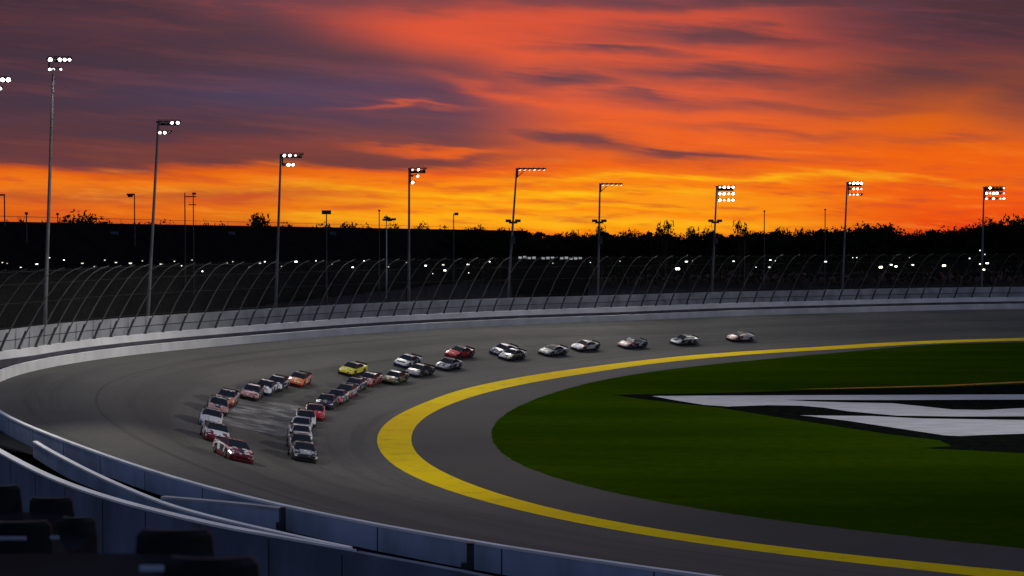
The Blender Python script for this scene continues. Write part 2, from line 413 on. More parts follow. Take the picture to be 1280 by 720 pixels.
rw = empty('retaining_wall', off(idx(.4), 1.6, HB)); tag(rw, 'pale concrete retaining wall with a painted band of shade behind the far barrier', 'retaining wall')
under(wall_ring('shade_band', [(1.0, HB-.2), (1.0, HB+1.6), (1.7, HB+1.6), (1.7, HB-.2)], M_BAND, far, off=foff), rw)  # shade of the recess behind the barrier, painted as a dark band
under(wall_ring('coping', [(.97, HB+1.604), (1.12, HB+2.5), (1.75, HB+2.5), (1.75, HB+1.604)], M_WHITE, far, off=foff), rw)
pw = tag(wall_ring('panel_wall', [(4.0, HB-.2), (4.0, HB+4.6), (4.3, HB+4.6), (4.3, HB-.2)], M_PANEL, far, off=foff), 'grey panel wall standing behind the catch fence posts', 'panel wall')
# horizontal rail on the panel wall
rl = MB()
rl.tube([foff(i, 3.9, HB+3.35) for i in far], .05, 4)
rl.build('rail', M_DARKSTEEL, pw)

RUN, HGT, RAKE = 7.2, 9.5, 1.2
PROF = [(0, 0), (.075, .14), (.16, .28), (.27, .44), (.38, .58), (.49, .70), (.60, .81), (.72, .905), (.86, .965), (1, 1)]
def fence_pt(p, n, t, w, h):
    q = p + n*(1.35 - RUN*w) + t*(RAKE*h)
    return Vector((q.x, q.y, HB+2.5+HGT*h))
cf = empty('catch_fence', off(idx(.4), 1.35, HB+2.5)); tag(cf, 'tall curved steel catch fence leaning in over the far side of the turn', 'fence')
def mesh_mat():
    m = bpy.data.materials.new('chain_link'); m.use_nodes = True
    t = NT(m.node_tree); b = m.node_tree.nodes['Principled BSDF']; out = m.node_tree.nodes['Material Output']
    b.inputs['Base Color'].default_value = (.20, .20, .205, 1); b.inputs['Roughness'].default_value = .6
    tr = t.n('ShaderNodeBsdfTransparent'); mx = t.n('ShaderNodeMixShader')
    tc = t.n('ShaderNodeTexCoord'); nz = t.noise(tc.outputs['Object'], .25, 4, .7)
    t.link(t.m('MULTIPLY_ADD', nz, .10, .03), mx.inputs[0])
    t.link(tr.outputs[0], mx.inputs[1]); t.link(b.outputs[0], mx.inputs[2]); t.link(mx.outputs[0], out.inputs['Surface'])
    return m
rows = []
for i in far:
    t3 = (FB[min(i+1, NC-1)][0]-FB[max(i-1, 0)][0]).normalized()
    rows.append([fence_pt(FB[i][0], FB[i][1], t3, w, h) for w, h in PROF])
under(loft(rows, 'mesh_netting', mesh_mat()), cf)
cb = MB()
for w, h in PROF[2::2]:
    pts = []
    for i in far:
        t3 = (FB[min(i+1, NC-1)][0]-FB[max(i-1, 0)][0]).normalized(); pts.append(fence_pt(FB[i][0], FB[i][1], t3, w, h)+Vector((0, 0, .03)))
    cb.tube(pts, .012, 3)
under(cb.build('cable', M_POST), cf)
s = ARC[IA]+2; k = 0; POSTS = []
while s < ARC[idx(1.75)+2] and k < 99:
    p, n = farc(s); p2, _ = farc(s+.5); t3 = (p2-p).normalized()
    b = MB(); b.tube([fence_pt(p, n, t3, w, h) for w, h in PROF], [.085]*4+[.06]*6, 6)
    b.box(fence_pt(p, n, t3, 0, 0)+Vector((0, 0, .05)), (.4, .4, .12))
    under(b.build('fence_post', M_POST), cf)
    b2 = MB(); b2.tube([fence_pt(p, n, t3, 0, 0)+Vector((n.x*.12, n.y*.12, -.05)), fence_pt(p, n, t3, .12, .22)+Vector((n.x*.12, n.y*.12, 0))], .15, 6)
    under(b2.build('post_sleeve', M_DARKSTEEL), cf)
    POSTS.append((p, n, t3)); s += 3.75 if s < ARC[idx(.9)] else 4.3; k += 1
# ground outside the far walls
tag(loft([[off(i, .5, HB-.25), off(i, 30, HB-.25), off(i, 60, 2.0), off(i, 500, 1.0)] for i in range(idx(-.38), NC)], 'outer_ground', M_YARD), kind='structure')

# ------------------------------------------------------------------ near walls
def px_wall(name, pix, ztop, zbot, thick, label, cap=True, m=None, capm=None, ext=(), taper=0, shade_start=0):
    P = [at_z(x, y, ztop) for x, y in pix]
    P = list(ext) + P
    # densify
    Q = []
    for a, b_ in zip(P[:-1], P[1:]):
        for j in range(4): Q.append(a.lerp(b_, j/4))
    Q.append(P[-1])
    for _ in range(6):
        Q = [Q[0]] + [(Q[i-1]+Q[i]*2+Q[i+1])/4 for i in range(1, len(Q)-1)] + [Q[-1]]
    root = empty(name, (Q[0].x, Q[0].y, zbot)); tag(root, label, 'wall')
    def sec(lo, hi, w0, w1):
        rows = []; w1_ = w1
        for i, q in enumerate(Q):
            w1 = w0 + (w1_-w0)*(min(1, (len(Q)-1-i)/taper+.06) if taper else 1)
            t = (Q[min(i+1, len(Q)-1)]-Q[max(i-1, 0)]); t.z = 0; t.normalize(); n = Vector((t.y, -t.x, 0))
            rows.append([Vector((q.x+n.x*w, q.y+n.y*w, z)) for w, z in ((w0, lo), (w0, hi), (w1, hi), (w1, lo))])
        return rows
    under(loft(sec(zbot, ztop-(.12 if cap else 0), 0, thick), 'wall_face', m or M_BLUEWALL, smooth=False, closed=True), root)
    if cap: under(loft(sec(ztop-.117, ztop, -.03, thick+.03), 'coping', capm or M_COPING, smooth=False, closed=True), root)
    if shade_start:  # dark strip paints the shade along the foot of the wall
        k0 = int(len(Q)*shade_start); R_ = sec(zbot, ztop-.50, thick, thick+.03)[k0:]
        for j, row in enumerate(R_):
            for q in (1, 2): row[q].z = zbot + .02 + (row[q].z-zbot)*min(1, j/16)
        under(loft(R_, 'shade_strip', M_YARD, smooth=False, closed=True), root)
    return Q, root
def joints(Q, thick, zlo, zhi, root, step):
    b = MB(); acc = 0
    for i in range(1, len(Q)):
        acc += (Q[i]-Q[i-1]).length
        if acc > step:
            acc = 0; t = Q[i]-Q[i-1]; t.z = 0; t.normalize(); n = Vector((t.y, -t.x, 0))
            b.box((Q[i].x+n.x*(thick+.004), Q[i].y+n.y*(thick+.004), (zlo+zhi)/2), (.07, .03, zhi-zlo), rz=math.atan2(t.y, t.x))
    if b.v: under(b.build('panel_joint', M_DARKSTEEL), root)
W2 = [(0, 561), (30, 577), (60, 592), (100, 608), (150, 624), (205, 638), (260, 651), (310, 661), (355, 669.5), (410, 680), (445, 687)]
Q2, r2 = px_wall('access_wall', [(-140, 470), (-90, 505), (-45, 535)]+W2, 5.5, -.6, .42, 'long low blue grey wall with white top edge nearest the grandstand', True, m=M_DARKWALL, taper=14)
joints(Q2, .42, 0, 5.3, r2, 5.0)
W3 = [(450, 688.5), (490, 696), (530, 703), (600, 716), (690, 735), (800, 760)]
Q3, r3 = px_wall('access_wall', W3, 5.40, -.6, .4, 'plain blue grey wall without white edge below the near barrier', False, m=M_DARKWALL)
joints(Q3, .4, 0, 5.3, r3, 7.0)
joints([Vector((*C_OUT[i], 0)) + Vector((NRM[i].x, NRM[i].y, 0))*.25 for i in range(EXT-2, IA)], 0, HB-.2, HB+1.0, sb, 6.0)
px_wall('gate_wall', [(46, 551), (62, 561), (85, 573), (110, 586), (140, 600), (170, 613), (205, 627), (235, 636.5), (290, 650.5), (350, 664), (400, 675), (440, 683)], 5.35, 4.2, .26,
        'short curved wall with white top closing the gap to the access gate', True, shade_start=.2)
px_wall('gate_block', [(206, 619.5), (260, 624), (320, 629.5), (354, 634)], 5.55, 4.2, .35, 'straight blue grey gate block joined to the near barrier', True, capm=M_PANEL)
# dark service road between the walls
nearO = [off(i, .5, 4.2) for i in range(EXT-4, IA+4)][::-1]
nearW = [Vector((q.x, q.y, 4.2)) for q in Q2+Q3]
def resample(P, n):
    d = [0]
    for a, b_ in zip(P[:-1], P[1:]): d.append(d[-1]+(b_-a).length)
    out = []; j = 0
    for k in range(n):
        t = d[-1]*k/(n-1)
        while j < len(d)-2 and d[j+1] < t: j += 1
        f = (t-d[j])/max(d[j+1]-d[j], 1e-6); out.append(P[j].lerp(P[j+1], f))
    return out
tag(loft([[a, b_] for a, b_ in zip(resample(nearO, 60), resample(nearW, 60))], 'service_road', M_YARD), kind='structure')
# dark post and gate hinge posts on the near barrier
def hinge(px, py, h, label, r=.16):
    p = at_z(px, py, HB+1.2)
    root = empty('gate_post', (p.x, p.y, 4.2)); tag(root, label, 'post')
    b = MB(); b.box((0, 0, (h)/2), (r*2, r*2, h)); b.build('post', M_DARKSTEEL, root)
    b = MB(); b.box((-.16, -.05, .35), (r*3.2, r*2.4, .5)); b.build('foot', M_DARKSTEEL, root)
    b = MB(); b.box((0, 0, h+.03), (r*2.3, r*2.3, .06)); b.build('cap', M_DARKSTEEL, root)
hinge(588, 681, 1.45, 'dark steel post against the blue face of the near barrier', .17)
hinge(354, 634, 1.35, 'dark steel post at the right end of the gate block', .12)

# pale streaks of light across the racing groove, painted as a sheet
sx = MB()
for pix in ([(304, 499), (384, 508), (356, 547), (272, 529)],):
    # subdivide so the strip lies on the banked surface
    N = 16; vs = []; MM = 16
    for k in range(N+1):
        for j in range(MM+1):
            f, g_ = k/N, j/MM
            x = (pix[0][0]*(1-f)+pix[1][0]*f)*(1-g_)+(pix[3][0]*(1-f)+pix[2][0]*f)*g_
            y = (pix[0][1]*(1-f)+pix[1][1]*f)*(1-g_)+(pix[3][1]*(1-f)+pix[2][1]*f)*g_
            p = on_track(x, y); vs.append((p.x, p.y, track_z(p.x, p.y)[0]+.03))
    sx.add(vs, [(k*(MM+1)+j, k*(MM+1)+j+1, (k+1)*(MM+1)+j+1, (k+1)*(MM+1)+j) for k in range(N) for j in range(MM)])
def light_streaks():
    m = bpy.data.materials.new('streaked_light_paint'); m.use_nodes = True
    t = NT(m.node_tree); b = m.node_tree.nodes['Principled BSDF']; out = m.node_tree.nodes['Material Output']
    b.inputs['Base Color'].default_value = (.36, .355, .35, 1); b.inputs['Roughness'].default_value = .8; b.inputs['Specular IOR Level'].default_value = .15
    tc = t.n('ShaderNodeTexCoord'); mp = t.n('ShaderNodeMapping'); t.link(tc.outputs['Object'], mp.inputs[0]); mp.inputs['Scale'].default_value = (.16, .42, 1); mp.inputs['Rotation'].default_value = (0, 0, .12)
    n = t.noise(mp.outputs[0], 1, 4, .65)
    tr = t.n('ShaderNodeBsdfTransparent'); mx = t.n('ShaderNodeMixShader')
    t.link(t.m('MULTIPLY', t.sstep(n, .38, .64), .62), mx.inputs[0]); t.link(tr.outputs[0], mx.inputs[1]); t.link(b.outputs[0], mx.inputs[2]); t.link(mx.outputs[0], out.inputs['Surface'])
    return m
tag(sx.build('painted_light_streaks', light_streaks()), kind='structure')

# ------------------------------------------------------------------ stock cars
ST = [(2.50, .66, .09, .36, .40), (2.38, .88, .06, .52, .57), (1.95, .97, .06, .68, .74), (1.45, .98, .06, .78, .84), (1.0, .98, .07, .85, .91), (.0, .97, .07, .90, .92),
      (-1.0, .97, .08, .93, .95), (-1.5, .98, .09, .95, .985), (-2.0, .97, .18, .96, .99), (-2.38, .93, .25, .95, .97), (-2.48, .90, .38, .90, .93)]
def body_mb():
    b = MB(); rings = []
    for x, hw, zb, zs, zc in ST:
        half = [(hw*.95, zb), (hw, zb+.12), (hw*1.0, (zb+zs)/2), (hw*.985, zs-.08), (hw*.92, zs), (hw*.5, zc)]
        rings.append([(x, y, z) for y, z in half] + [(x, 0, zc+.01)] + [(x, -y, z) for y, z in reversed(half)])
    n = len(rings[0]); vs = [p for r in rings for p in r]; fs = []
    for i in range(len(rings)-1):
        for k in range(n-1): fs.append((i*n+k, i*n+k+1, (i+1)*n+k+1, (i+1)*n+k))
        fs.append((i*n+n-1, i*n, (i+1)*n, (i+1)*n+n-1))
    fs.append(tuple(range(n-1, -1, -1))); fs.append(tuple((len(rings)-1)*n+k for k in range(n)))
    b.add(vs, fs, 0)
    # dark wheel openings on the flanks, grille
    for x in (1.42, -1.40):
        for s in (1, -1):
            vs = [(x+.40*math.cos(a), s*.993, .36+.40*math.sin(a)) for a in [math.pi*j/10 for j in range(11)]] + [(x-.40, s*.993, .14), (x+.40, s*.993, .14)]
            b.add(vs, [tuple(range(13)) if s < 0 else tuple(reversed(range(13)))], 1)
    b.add([(2.49, -.5, .20), (2.49, .5, .20), (2.515, .45, .33), (2.515, -.45, .33)], [(0, 1, 2, 3)], 1)
    return b
GB = dict(xf=1.22, xr=-1.6, yb=.90, zf=.885, zr=.965, rxf=.28, rxr=-.72, ry=.66, rz=1.30)
def cabin():
    q = GB
    base = [(q['xf'], q['yb']-.06, q['zf']), (q['xf'], -q['yb']+.06, q['zf']), (q['xr'], -q['yb']+.05, q['zr']), (q['xr'], q['yb']-.05, q['zr'])]
    mid = [(0, q['yb'], .92), (0, -q['yb'], .92)]
    top = [(q['rxf'], q['ry'], q['rz']), (q['rxf'], -q['ry'], q['rz']), (q['rxr'], -q['ry'], q['rz']+.005), (q['rxr'], q['ry'], q['rz']+.005)]
    crown = [(-.2, .3, q['rz']+.04), (-.2, -.3, q['rz']+.04)]
    vs = base+top+crown
    fs = [(0, 1, 5, 4), (1, 2, 6, 5), (2, 3, 7, 6), (3, 0, 4, 7), (4, 5, 9, 8), (6, 7, 8, 9), (5, 6, 9), (7, 4, 8)]
    return vs, fs
def inset(quad, mx0, mx1, my0, my1, out=.008):
    a, b_, c, d = [Vector(p) for p in quad]
    def P(u, v): return a.lerp(b_, u).lerp(d.lerp(c, u), v)
    n = (b_-a).cross(d-a).normalized()*out
    return [P(mx0, my0)+n, P(1-mx1, my0)+n, P(1-mx1, 1-my1)+n, P(mx0, 1-my1)+n]
M_GLASS = mat('dark_car_glass', (.008, .009, .012), .18, .25, .2, 2)
M_TYRE = mat('tyre_rubber', (.014, .014, .015), .85, .15, .2, 4)
M_RIM = mat('wheel_rim', (.16, .16, .17), .4, .5, .2, 4, metal=.6)
M_TRIM = mat('black_trim', (.01, .01, .011), .6, .2, .2, 3)
M_DECAL = mat('headlight_decal', (.75, .74, .66), .4, .4, .05, 3)
YAW = {0: -.04, 1: -.06, 2: -.02, 3: .03, 4: .06, 5: .10, 6: .10, 7: .08, 8: .10, 9: -.04, 10: -.05, 11: 0, 12: .03, 13: .08, 14: .15, 15: .08, 16: .08, 17: .08, 18: .1, 19: .1, 20: .05, 21: .06, 22: .06, 23: .05, 24: .06, 25: .0, 26: .03, 27: .03, 28: .03}
def make_car():
    root = empty('stock_car')
    body_mb().build('body', [M_TRIM, M_TRIM], root)
    vs, fs = cabin(); b = MB(); b.add(vs, fs); b.build('roof', M_TRIM, root)
    for nm, q, ins in (('windshield', (1, 0, 4, 5), (.045, .045, .03, .04)), ('rear_window', (3, 2, 6, 7), (.10, .10, .12, .10))):
        b = MB(); b.add(inset([vs[i] for i in q], *ins), [(0, 1, 2, 3)]); o = b.build(nm, M_GLASS, root)
    for s, q in ((-1, (2, 1, 5, 6)), (1, (0, 3, 7, 4))):
        b = MB(); b.add(inset([vs[i] for i in q], .08, .08, .06, .08), [(0, 1, 2, 3)]); b.build('side_window', M_GLASS, root)
    for x in (1.42, -1.40):
        for s in (1, -1):
            b = MB(); b.tube([(x, s*.72, .335), (x, s*.78, .335), (x, s*.98, .335), (x, s*1.0, .335)], [.30, .335, .335, .31], 18)
            w = b.build('wheel', M_TYRE, root)
            b = MB(); b.tube([(x, s*.9, .335), (x, s*1.006, .335)], [.2, .19], 12); b.build('rim', M_RIM, w)
    b = MB(); b.box((-2.42, 0, 1.06), (.03, 1.52, .20), mat=Matrix.Rotation(math.radians(-18), 3, 'Y')); b.build('spoiler', M_TRIM, root)
    b = MB(); b.box((2.38, 0, .035), (.42, 1.66, .04)); b.build('splitter', M_TRIM, root)
    for s in (1, -1):
        b = MB(); b.add([(2.46, s*.42, .42), (2.40, s*.80, .46), (2.26, s*.80, .595), (2.36, s*.46, .575)], [(0, 1, 2, 3) if s > 0 else (3, 2, 1, 0)])
        b.build('headlight', M_DECAL, root)
    return root
def livery(name, nose, hood, mid, rear, low, patch, density=.5, seed=0.0, hoodmark=None):
    m = bpy.data.materials.new(name); m.use_nodes = True
    t = NT(m.node_tree); b = m.node_tree.nodes['Principled BSDF']
    b.inputs['Roughness'].default_value = .32; b.inputs['Specular IOR Level'].default_value = .45
    b.inputs['Coat Weight'].default_value = .1; b.inputs['Coat Roughness'].default_value = .1
    tc = t.n('ShaderNodeTexCoord'); sp = t.n('ShaderNodeSeparateXYZ'); t.link(tc.outputs['Object'], sp.inputs[0])
    x, y, z = sp.outputs
    warp = t.noise(tc.outputs['Object'], 1.2, 1)
    f = t.m('MULTIPLY_ADD', t.m('ADD', t.m('MULTIPLY_ADD', warp, .8, -.4), t.m('ADD', x, t.m('MULTIPLY', z, .5))), .2, .5)
    c = t.ramp(f, [(0, rear), (.30, mid), (.66, hood), (.90, nose)], 'CONSTANT')
    vo = t.n('ShaderNodeTexVoronoi', feature='F1'); vo.inputs['Scale'].default_value = 3.3
    mp = t.n('ShaderNodeMapping'); t.link(tc.outputs['Object'], mp.inputs[0]); mp.inputs['Location'].default_value = (seed*3.7, seed*1.3, seed*.7); mp.inputs['Scale'].default_value = (.9, 1.0, 1.7)
    t.link(mp.outputs[0], vo.inputs['Vector'])
    cellv = t.n('ShaderNodeSeparateXYZ'); t.link(vo.outputs['Color'], cellv.inputs[0])
    k = t.m('MULTIPLY', t.m('LESS_THAN', cellv.outputs[0], min(.8, density+.15)), t.m('LESS_THAN', vo.outputs['Distance'], .50))
    c = t.mix(k, c, patch)
    k2 = t.m('MULTIPLY', t.m('GREATER_THAN', cellv.outputs[1], .64), t.m('LESS_THAN', vo.outputs['Distance'], .42))
    c = t.mix(k2, c, (.012, .012, .016))
    k3 = t.m('MULTIPLY', t.m('GREATER_THAN', cellv.outputs[2], .74), t.m('LESS_THAN', vo.outputs['Distance'], .42))
    c = t.mix(k3, c, (.78, .78, .80))
    ay = t.m('ABSOLUTE', y)
    if hoodmark is not None:      # broad painted panel on the hood, and a matching flash on the doors
        k4 = t.m('MULTIPLY', t.m('LESS_THAN', t.m('ADD', ay, t.m('MULTIPLY', warp, .2)), hoodmark[1]), t.m('MULTIPLY', t.m('GREATER_THAN', x, 1.0), t.m('LESS_THAN', x, 2.25)))
        k5 = t.m('MULTIPLY', t.m('GREATER_THAN', ay, .955), t.m('LESS_THAN', t.m('ABSOLUTE', t.m('ADD', x, hoodmark[2])), .55))
        c = t.mix(t.m('MAXIMUM', k4, k5), c, hoodmark[0])
    c = t.mix(k3, c, (.70, .70, .72))
    c = t.mix(t.m('LESS_THAN', t.m('ADD', z, t.m('MULTIPLY', warp, .06)), .40), c, low)
    t.link(c, b.inputs['Base Color'])
    return m
W_, K_, N_, S_ = (.58, .58, .60), (.012, .012, .014), (.012, .016, .06), (.27, .27, .29)
R_, DR, OR, PK, YE, PU, LB, GD = (.48, .010, .018), (.13, .007, .013), (.55, .15, .03), (.42, .19, .18), (.56, .50, .02), (.03, .01, .045), (.22, .27, .40), (.13, .105, .04)
IN_, OUT_, BK = 'race cars in the inside line of the pack', 'race cars in the outside line of the pack', 'race cars strung out behind the pack'
CARS = [  # px, py, nose, hood, mid, rear, low, patch, roof, density, group, label
 (290, 563, DR, PK, W_, PK, DR, W_, DR, .7, OUT_, 'dark red and white patterned stock car leading the outside line'),
 (267, 541, DR, W_, DR, W_, DR, W_, K_, .45, OUT_, 'white and dark red stock car second in the outside line'),
 (262, 522.5, W_, W_, N_, W_, LB, W_, N_, .35, OUT_, 'white and navy stock car third in the outside line'),
 (271, 507, PK, K_, K_, K_, K_, S_, K_, .2, OUT_, 'black stock car with pink nose half hidden behind the white and navy car'),
 (282, 497, OR, PK, S_, S_, DR, S_, K_, .5, OUT_, 'silver pink stock car with orange nose and black roof'),
 (314, 490, PK, N_, N_, K_, K_, S_, N_, .15, OUT_, 'dark navy stock car with small pink and white nose patch'),
 (331, 484, W_, N_, W_, N_, N_, W_, N_, .6, OUT_, 'navy and bright white patched stock car in the outside line'),
 (345, 479, W_, N_, S_, N_, K_, LB, K_, .4, OUT_, 'navy and silver stock car just ahead of the orange car'),
 (373, 474, OR, OR, PK, PK, DR, OR, K_, .4, OUT_, 'orange and pink stock car with black roof at the tail of the outside line'),
 (377, 565, K_, N_, K_, N_, K_, S_, K_, .3, IN_, 'black and navy stock car leading the inside line'),
 (374, 554, S_, W_, N_, S_, N_, LB, K_, .3, IN_, 'navy and silver striped stock car second in the inside line'),
 (374, 542, W_, W_, W_, W_, N_, W_, W_, .3, IN_, 'plain white stock car with white roof in the inside line'),
 (376, 532, W_, LB, W_, W_, N_, W_, LB, .4, IN_, 'white and light blue stock car in the inside line'),
 (381, 523, W_, W_, K_, K_, K_, W_, K_, .25, IN_, 'black stock car with white nose just ahead of the bright red car'),
 (393, 515, R_, R_, R_, R_, DR, W_, DR, .12, IN_, 'bright red stock car in the inside line'),
 (408, 502, PU, K_, PU, K_, K_, PU, PU, .3, IN_, 'dark purple and black stock car behind the bright red car'),
 (421, 496, R_, N_, W_, N_, K_, W_, N_, .35, IN_, 'navy and white stock car with red nose'),
 (432, 489, OR, S_, S_, N_, DR, S_, K_, .4, IN_, 'silver and navy stock car with orange nose'),
 (443, 481, W_, N_, N_, DR, K_, S_, N_, .3, IN_, 'navy stock car with silver hood ring and dark red tail'),
 (461, 474, PK, DR, DR, DR, DR, PK, K_, .15, IN_, 'dark red stock car with pale pink nose'),
 (440, 461, YE, YE, YE, YE, K_, YE, K_, .5, IN_, 'bright yellow stock car with black roof'),
 (493, 472, GD, K_, K_, K_, K_, GD, K_, .35, BK, 'black and dull gold stock car low on the bank'),
 (509, 451, W_, W_, N_, W_, N_, W_, N_, .35, BK, 'white and navy stock car high on the bank'),
 (524, 463, S_, K_, K_, K_, K_, K_, K_, .1, BK, 'black stock car with silver nose beside the white and navy car'),
 (560, 455, S_, S_, W_, S_, K_, W_, K_, .35, BK, 'silver and white striped stock car below the red one'),
 (574, 440, R_, R_, DR, DR, DR, R_, K_, .3, BK, 'red stock car with dark red tail high on the bank'),
 (629, 437, N_, W_, N_, S_, N_, S_, N_, .4, BK, 'navy and silver stock car running door to door on the far bank'),
 (640, 443, W_, PU, PU, W_, K_, YE, PU, .4, BK, 'purple and white stock car with yellow spots running door to door'),
 (691, 438, S_, S_, K_, S_, K_, S_, K_, .3, BK, 'silver and black stock car fifth from the rear'),
 (731, 432, W_, PK, W_, K_, K_, W_, K_, .5, BK, 'black and white stock car with pink hood fourth from the rear'),
 (790, 429, PK, R_, W_, N_, N_, W_, N_, .4, BK, 'navy white and red stock car third from the rear'),
 (855, 425, W_, K_, S_, S_, K_, W_, K_, .35, BK, 'grey stock car with black and white nose second from the rear'),
 (925, 421, PK, DR, W_, W_, K_, W_, DR, .3, BK, 'white stock car with dark red hood last of the field'),
]
car0 = make_car()
for i, (px, py, nose, hood, mid, rear, low, patch, roof, dn, grp, lab) in enumerate(CARS):
    c = car0 if i == 0 else copy_tree(car0)
    p = on_track(px, py); 
    p = on_track(px, py + .62*F_PX/p.y)
    z, a, s = track_z(p.x, p.y); s = min(max(s, 0), 1)
    def at(aa):
        r = rad(R_YELLOW_OUT, aa)*(1-s)+rad(R_OUTER, aa)*s
        return Vector((CX-r*math.cos(aa), CY+r*math.sin(aa)))
    f2 = (at(a-.03)-at(a+.03)).normalized(); f2 = Vector((f2.x, f2.y, 0))
    e = .5; up = Vector((-(track_z(p.x+e, p.y)[0]-track_z(p.x-e, p.y)[0])/(2*e), -(track_z(p.x, p.y+e)[0]-track_z(p.x, p.y-e)[0])/(2*e), 1)).normalized()
    yaw = random.uniform(-.04, .05) + YAW.get(i, 0) if 'YAW' in globals() else random.uniform(-.04, .05)
    f3 = (f2 - up*f2.dot(up)).normalized(); f3 = Matrix.Rotation(yaw, 3, up) @ f3; l3 = up.cross(f3)
    c.matrix_world = Matrix(((f3.x, l3.x, up.x, p.x), (f3.y, l3.y, up.y, p.y), (f3.z, l3.z, up.z, p.z+.012), (0, 0, 0, 1))) @ Matrix.Scale(1.1, 4)
    tag(c, lab, 'race car', grp)
    lm = livery('livery', nose, hood, mid, rear, low, patch, dn, i*1.37+.4, None if i % 3 == 2 else (((.012, .012, .016), patch, (.012, .014, .04), low)[i % 4], .3+.09*(i*7 % 5), .2*(i % 3)-.1))
    rm = mat('roof_paint_%d' % i, tuple(v*.6 for v in roof), .35, .4, .1, 2)
    for ch in c.children:
        if ch.name.startswith('body'):
            ch.material_slots[0].link = 'OBJECT'; ch.material_slots[0].material = lm
        if ch.name.startswith('roof'):
            ch.material_slots[0].link = 'OBJECT'; ch.material_slots[0].material = rm

# ------------------------------------------------------------------ floodlight poles
ORD = ['first', 'second', 'third', 'fourth', 'fifth', 'sixth', 'seventh', 'eighth', 'ninth', 'tenth', 'eleventh', 'twelfth', 'thirteenth', 'fourteenth', 'fifteenth', 'sixteenth', 'seventeenth', 'eighteenth', 'nineteenth', 'twentieth',
       'twenty first', 'twenty second', 'twenty third', 'twenty fourth', 'twenty fifth', 'twenty sixth', 'twenty seventh', 'twenty eighth', 'twenty ninth', 'thirtieth']
def column_hit(px, py, d):
    """where the ring d metres outside the wall is seen in picture column px (far side)"""
    best = None
    for i in range(idx(-.25), NC):
        p = C_OUT[i]+NRM[i]*d
        zc = p.y*math.cos(PITCH) + (H_CAM-5)*math.sin(PITCH)
        x = 640 + F_PX*p.x/zc
        if best is None or abs(x-px) < best[0]: best = (abs(x-px), i, p)
    return best[2]
POLES = [  # base column, top column, top row, head: columns x0..x1, rows y0..y1, grid rows, cols, facing yaw (deg, 0 = towards camera), kind
 (-8, -3, 98, -14, 14, 98, 112, 2, 4, 20, 'tilt', 'tall floodlight pole cut off by the left edge'),
 (66.5, 67, 74, 60, 90, 73, 88, 2, 5, 20, 'tilt', 'tallest slim floodlight pole, first whole one from the left'),
 (192, 198, 152, 197, 226, 152, 167, 2, 4, 25, 'tilt', 'second tall floodlight pole from the left, before the dark stand'),
 (346, 351, 193, 352, 380, 193, 207, 2, 4, 30, 'tilt', 'third floodlight pole from the left with lamps in two clumps'),
 (505, 511.5, 210, 512, 534, 211, 229, 3, 3, 30, 'tri', 'fourth floodlight pole from the left with a triangular lamp head'),
 (639, 646, 210, 647, 683, 210, 217, 1, 6, 80, 'edge', 'fifth floodlight pole from the left with a long dark arm seen edge on'),
 (743, 750, 229, 751, 779, 229, 233, 1, 5, 80, 'edge', 'sixth floodlight pole from the left with a thin dark arm'),
 (890, 896, 233, 897, 919, 233, 251, 3, 4, 15, 'full', 'seventh floodlight pole from the left with short rows of lit lamps and loudspeakers'),
 (1052, 1059, 228, 1060, 1079, 228, 244, 3, 4, 5, 'full', 'eighth floodlight pole from the left with a small bright square lamp head'),
 (1226, 1230, 234, 1231, 1257, 234, 249, 3, 6, 0, 'full', 'ninth floodlight pole at the far right with three rows of lamps'),
]
LIGHT_SPOTS = []
M_LAMP_MID = emit('half_lit_lens', (1, .95, .86), 1.6)
M_OFF = mat('unlit_lens', (.25, .25, .27), .3, .5, .1, 2)
